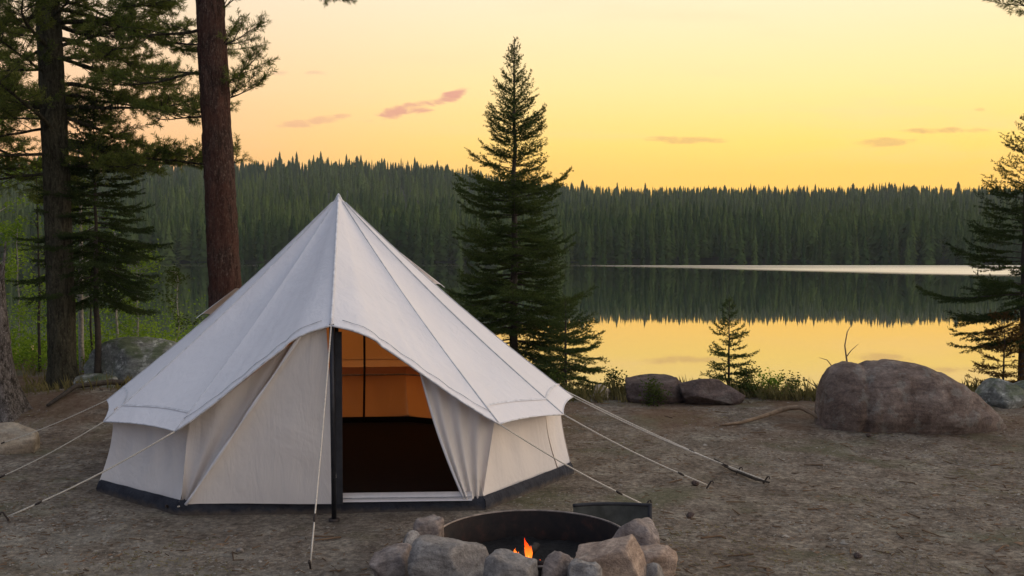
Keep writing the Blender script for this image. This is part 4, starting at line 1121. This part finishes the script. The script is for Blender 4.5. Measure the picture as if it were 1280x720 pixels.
tag(link('twig_litter', np_mesh('twig_litter', vs, fs), M['litter']), 'tiny dead twigs and needles littering the dirt', 'litter', kind='stuff')
# low sparse grass tufts on the dirt
segs = []
for i in range(5200):
    d = 4.8 + 8 * rgg.random() ** 1.2; x = rgg.uniform(-.58, .58) * d; y = d
    if (x - TC.x) ** 2 + (y - TC.y) ** 2 < 4.7 or (x - FC.x) ** 2 + (y - FC.y) ** 2 < .7: continue
    if vnoise2(x * .9, y * .9, 44) < -.02 + .25 * rgg.random(): continue
    z = gh(x, y)
    for k in range(4):
        a = rgg.uniform(0, 6.28); l = rgg.uniform(.015, .05); hh = rgg.uniform(.004, .022)
        ox, oy = x + rgg.gauss(0, .03), y + rgg.gauss(0, .03)
        segs.append(((ox, oy, z), (ox + math.cos(a) * l, oy + math.sin(a) * l, z + hh)))
vs = []; fs = []
for a, b in segs:
    k = len(vs); w = .0022
    vs += [(a[0] - w, a[1] - w, a[2] + .002), (a[0] + w, a[1] + w, a[2] + .004), (b[0], b[1], b[2])]; fs.append((k, k + 1, k + 2))
tag(link('ground_grass', np_mesh('ground_grass', vs, fs), M['grass']), 'short sparse dry grass on the dirt', 'grass', kind='stuff')

# ------------------------------------------------------------------ haze
HAZE = True
if HAZE:
    m, nt, out = mat_out('haze')
    v = nt.nodes.new('ShaderNodeVolumePrincipled'); v.inputs['Color'].default_value = (.75, .82, .85, 1); v.inputs['Density'].default_value = .00022
    L(nt, v.outputs[0], out.inputs['Volume'])
    mb = MB(); mb.box((0, 245, 31), (1440, 1130, 78)); tag(mb.build('haze', m, None, False), 'thin evening haze over the lake', 'haze', kind='stuff')

# ------------------------------------------------------------------ sky, sun, camera
SUN_AZ, SUN_EL = math.radians(68), math.radians(9)      # azimuth from +Y towards +X
w = bpy.data.worlds.new('World'); bpy.context.scene.world = w; w.use_nodes = True
nt = w.node_tree; nt.nodes.clear()
out = nt.nodes.new('ShaderNodeOutputWorld'); bg = nt.nodes.new('ShaderNodeBackground'); L(nt, bg.outputs[0], out.inputs[0])
dirv = nt.nodes.new('ShaderNodeTexCoord').outputs['Generated']
sp = nt.nodes.new('ShaderNodeSeparateXYZ'); L(nt, dirv, sp.inputs[0]); DX, DY, DZ = sp.outputs
az = math.radians(27)
hl = math_(nt, 'SQRT', math_(nt, 'ADD', math_(nt, 'MULTIPLY', DX, DX), math_(nt, 'ADD', math_(nt, 'MULTIPLY', DY, DY), 1e-5)))
wdot = math_(nt, 'DIVIDE', math_(nt, 'ADD', math_(nt, 'MULTIPLY', DX, math.sin(az)), math_(nt, 'MULTIPLY', DY, math.cos(az))), hl)
zc = math_(nt, 'MAXIMUM', DZ, 0.0)
warm = ramp(nt, zc, [(0, (1.0, .50, .08)), (.075, (1.0, .58, .10)), (.105, (1.0, .66, .14)), (.16, (.98, .72, .29)), (.25, (.92, .74, .49)), (.42, (.86, .77, .65)), (1, (.37, .42, .52))]).outputs[0]
side = ramp(nt, zc, [(0, (.82, .38, .20)), (.09, (.84, .45, .20)), (.16, (.85, .55, .32)), (.25, (.80, .65, .48)), (.45, (.56, .55, .56)), (1, (.37, .42, .52))]).outputs[0]
back = ramp(nt, zc, [(0, (.08, .11, .19)), (.3, (.14, .19, .31)), (1, (.37, .42, .52))]).outputs[0]
c = mixc(nt, maprange(nt, wdot, .62, 1.0), side, warm)
c = mixc(nt, maprange(nt, wdot, -.35, .45), back, c)
# bright sky lobe added off to the right, out of view, to light the tent
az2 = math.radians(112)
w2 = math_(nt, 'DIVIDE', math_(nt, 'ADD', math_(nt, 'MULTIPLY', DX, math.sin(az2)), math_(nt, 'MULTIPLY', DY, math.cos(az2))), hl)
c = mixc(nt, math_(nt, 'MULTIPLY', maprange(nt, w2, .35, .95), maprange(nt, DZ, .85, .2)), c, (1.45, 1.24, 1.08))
# thin evening clouds, laid on the sky by direction
yy = math_(nt, 'MAXIMUM', DY, .05)
U = math_(nt, 'DIVIDE', DX, yy); Vv = math_(nt, 'DIVIDE', DZ, yy)
cn = nt.nodes.new('ShaderNodeCombineXYZ'); L(nt, U, cn.inputs[0]); L(nt, Vv, cn.inputs[1])
veil = noise(nt, mapping(nt, cn.outputs[0], (1.4, 11, 1), rot=(0, 0, -.06)), 2.2, 5, .6, .4).outputs[0]
c = mixc(nt, math_(nt, 'MULTIPLY', maprange(nt, veil, .48, .75), .30), c, (.98, .60, .34))
nz = noise(nt, mapping(nt, cn.outputs[0], (1, 3.2, 1), rot=(0, 0, -.25)), 26, 6, .65, .5).outputs[0]
def cloud(px, py, hw, hh, slope, col, amt):
    global c
    u0 = (px - 640) / FPX; v0 = (313 - py) / FPX
    du = math_(nt, 'SUBTRACT', U, u0); dv = math_(nt, 'SUBTRACT', math_(nt, 'SUBTRACT', Vv, v0), math_(nt, 'MULTIPLY', du, slope))
    a = math_(nt, 'DIVIDE', du, hw / FPX); b = math_(nt, 'DIVIDE', dv, hh / FPX)
    r2 = math_(nt, 'ADD', math_(nt, 'MULTIPLY', a, a), math_(nt, 'MULTIPLY', b, b))
    f = math_(nt, 'ADD', math_(nt, 'SUBTRACT', 1.0, r2), math_(nt, 'MULTIPLY', math_(nt, 'SUBTRACT', nz, .5), 4.2))
    f = math_(nt, 'MULTIPLY', maprange(nt, f, .0, 1.1), amt)
    c = mixc(nt, f, c, col)
pink = (.66, .30, .22); dusky = (.66, .38, .14)
cloud(520, 136, 66, 9, .24, pink, .85)
cloud(562, 123, 28, 9, .35, pink, .9)
cloud(488, 146, 26, 5, .1, pink, .6)
cloud(390, 153, 44, 6, .12, (.70, .36, .22), .6)
cloud(352, 93, 14, 4, 0, (.70, .44, .28), .5); cloud(398, 93, 16, 4, 0, (.70, .44, .28), .5)
cloud(430, 146, 12, 3, 0, (.70, .36, .22), .4)
cloud(855, 176, 62, 5.5, -.02, dusky, .6)
cloud(1100, 179, 50, 6, .02, dusky, .6); cloud(1182, 164, 62, 4.5, 0, dusky, .7); cloud(1222, 138, 8, 3, 0, dusky, .4)
sky = nt.nodes.new('ShaderNodeTexSky'); sky.sky_type = 'NISHITA'; sky.sun_disc = False; sky.sun_elevation = SUN_EL; sky.sun_rotation = SUN_AZ
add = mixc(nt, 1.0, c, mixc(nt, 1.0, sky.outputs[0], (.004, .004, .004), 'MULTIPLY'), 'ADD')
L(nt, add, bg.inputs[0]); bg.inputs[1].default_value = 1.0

sl = bpy.data.lights.new('sun', 'SUN'); sl.energy = .55; sl.angle = math.radians(14); sl.color = (1.0, .70, .48)
so = bpy.data.objects.new('sun', sl); C.objects.link(so)
sd = Vector((math.sin(SUN_AZ) * math.cos(SUN_EL), math.cos(SUN_AZ) * math.cos(SUN_EL), math.sin(SUN_EL)))
so.rotation_euler = sd.to_track_quat('Z', 'Y').to_euler(); so.location = (20, 10, 15)

cam = bpy.data.cameras.new('camera'); co = bpy.data.objects.new('camera', cam); C.objects.link(co)
co.location = (0, 0, CAM_H); co.rotation_euler = (PI / 2 - PITCH, 0, 0)
cam.sensor_width = 36; cam.lens = 36 * FPX / 1280; cam.clip_start = .05; cam.clip_end = 6000
sc = bpy.context.scene; sc.camera = co
sc.view_settings.view_transform = 'Standard'; sc.view_settings.look = 'None'; sc.view_settings.exposure = .35; sc.view_settings.gamma = 1
try: sc.view_settings.use_curve_mapping = False
except Exception: pass
sc.render.engine = 'CYCLES'; sc.cycles.use_denoising = True; sc.cycles.max_bounces = 8; sc.cycles.diffuse_bounces = 4
sc.cycles.caustics_reflective = False; sc.cycles.caustics_refractive = False; sc.cycles.sample_clamp_indirect = 6
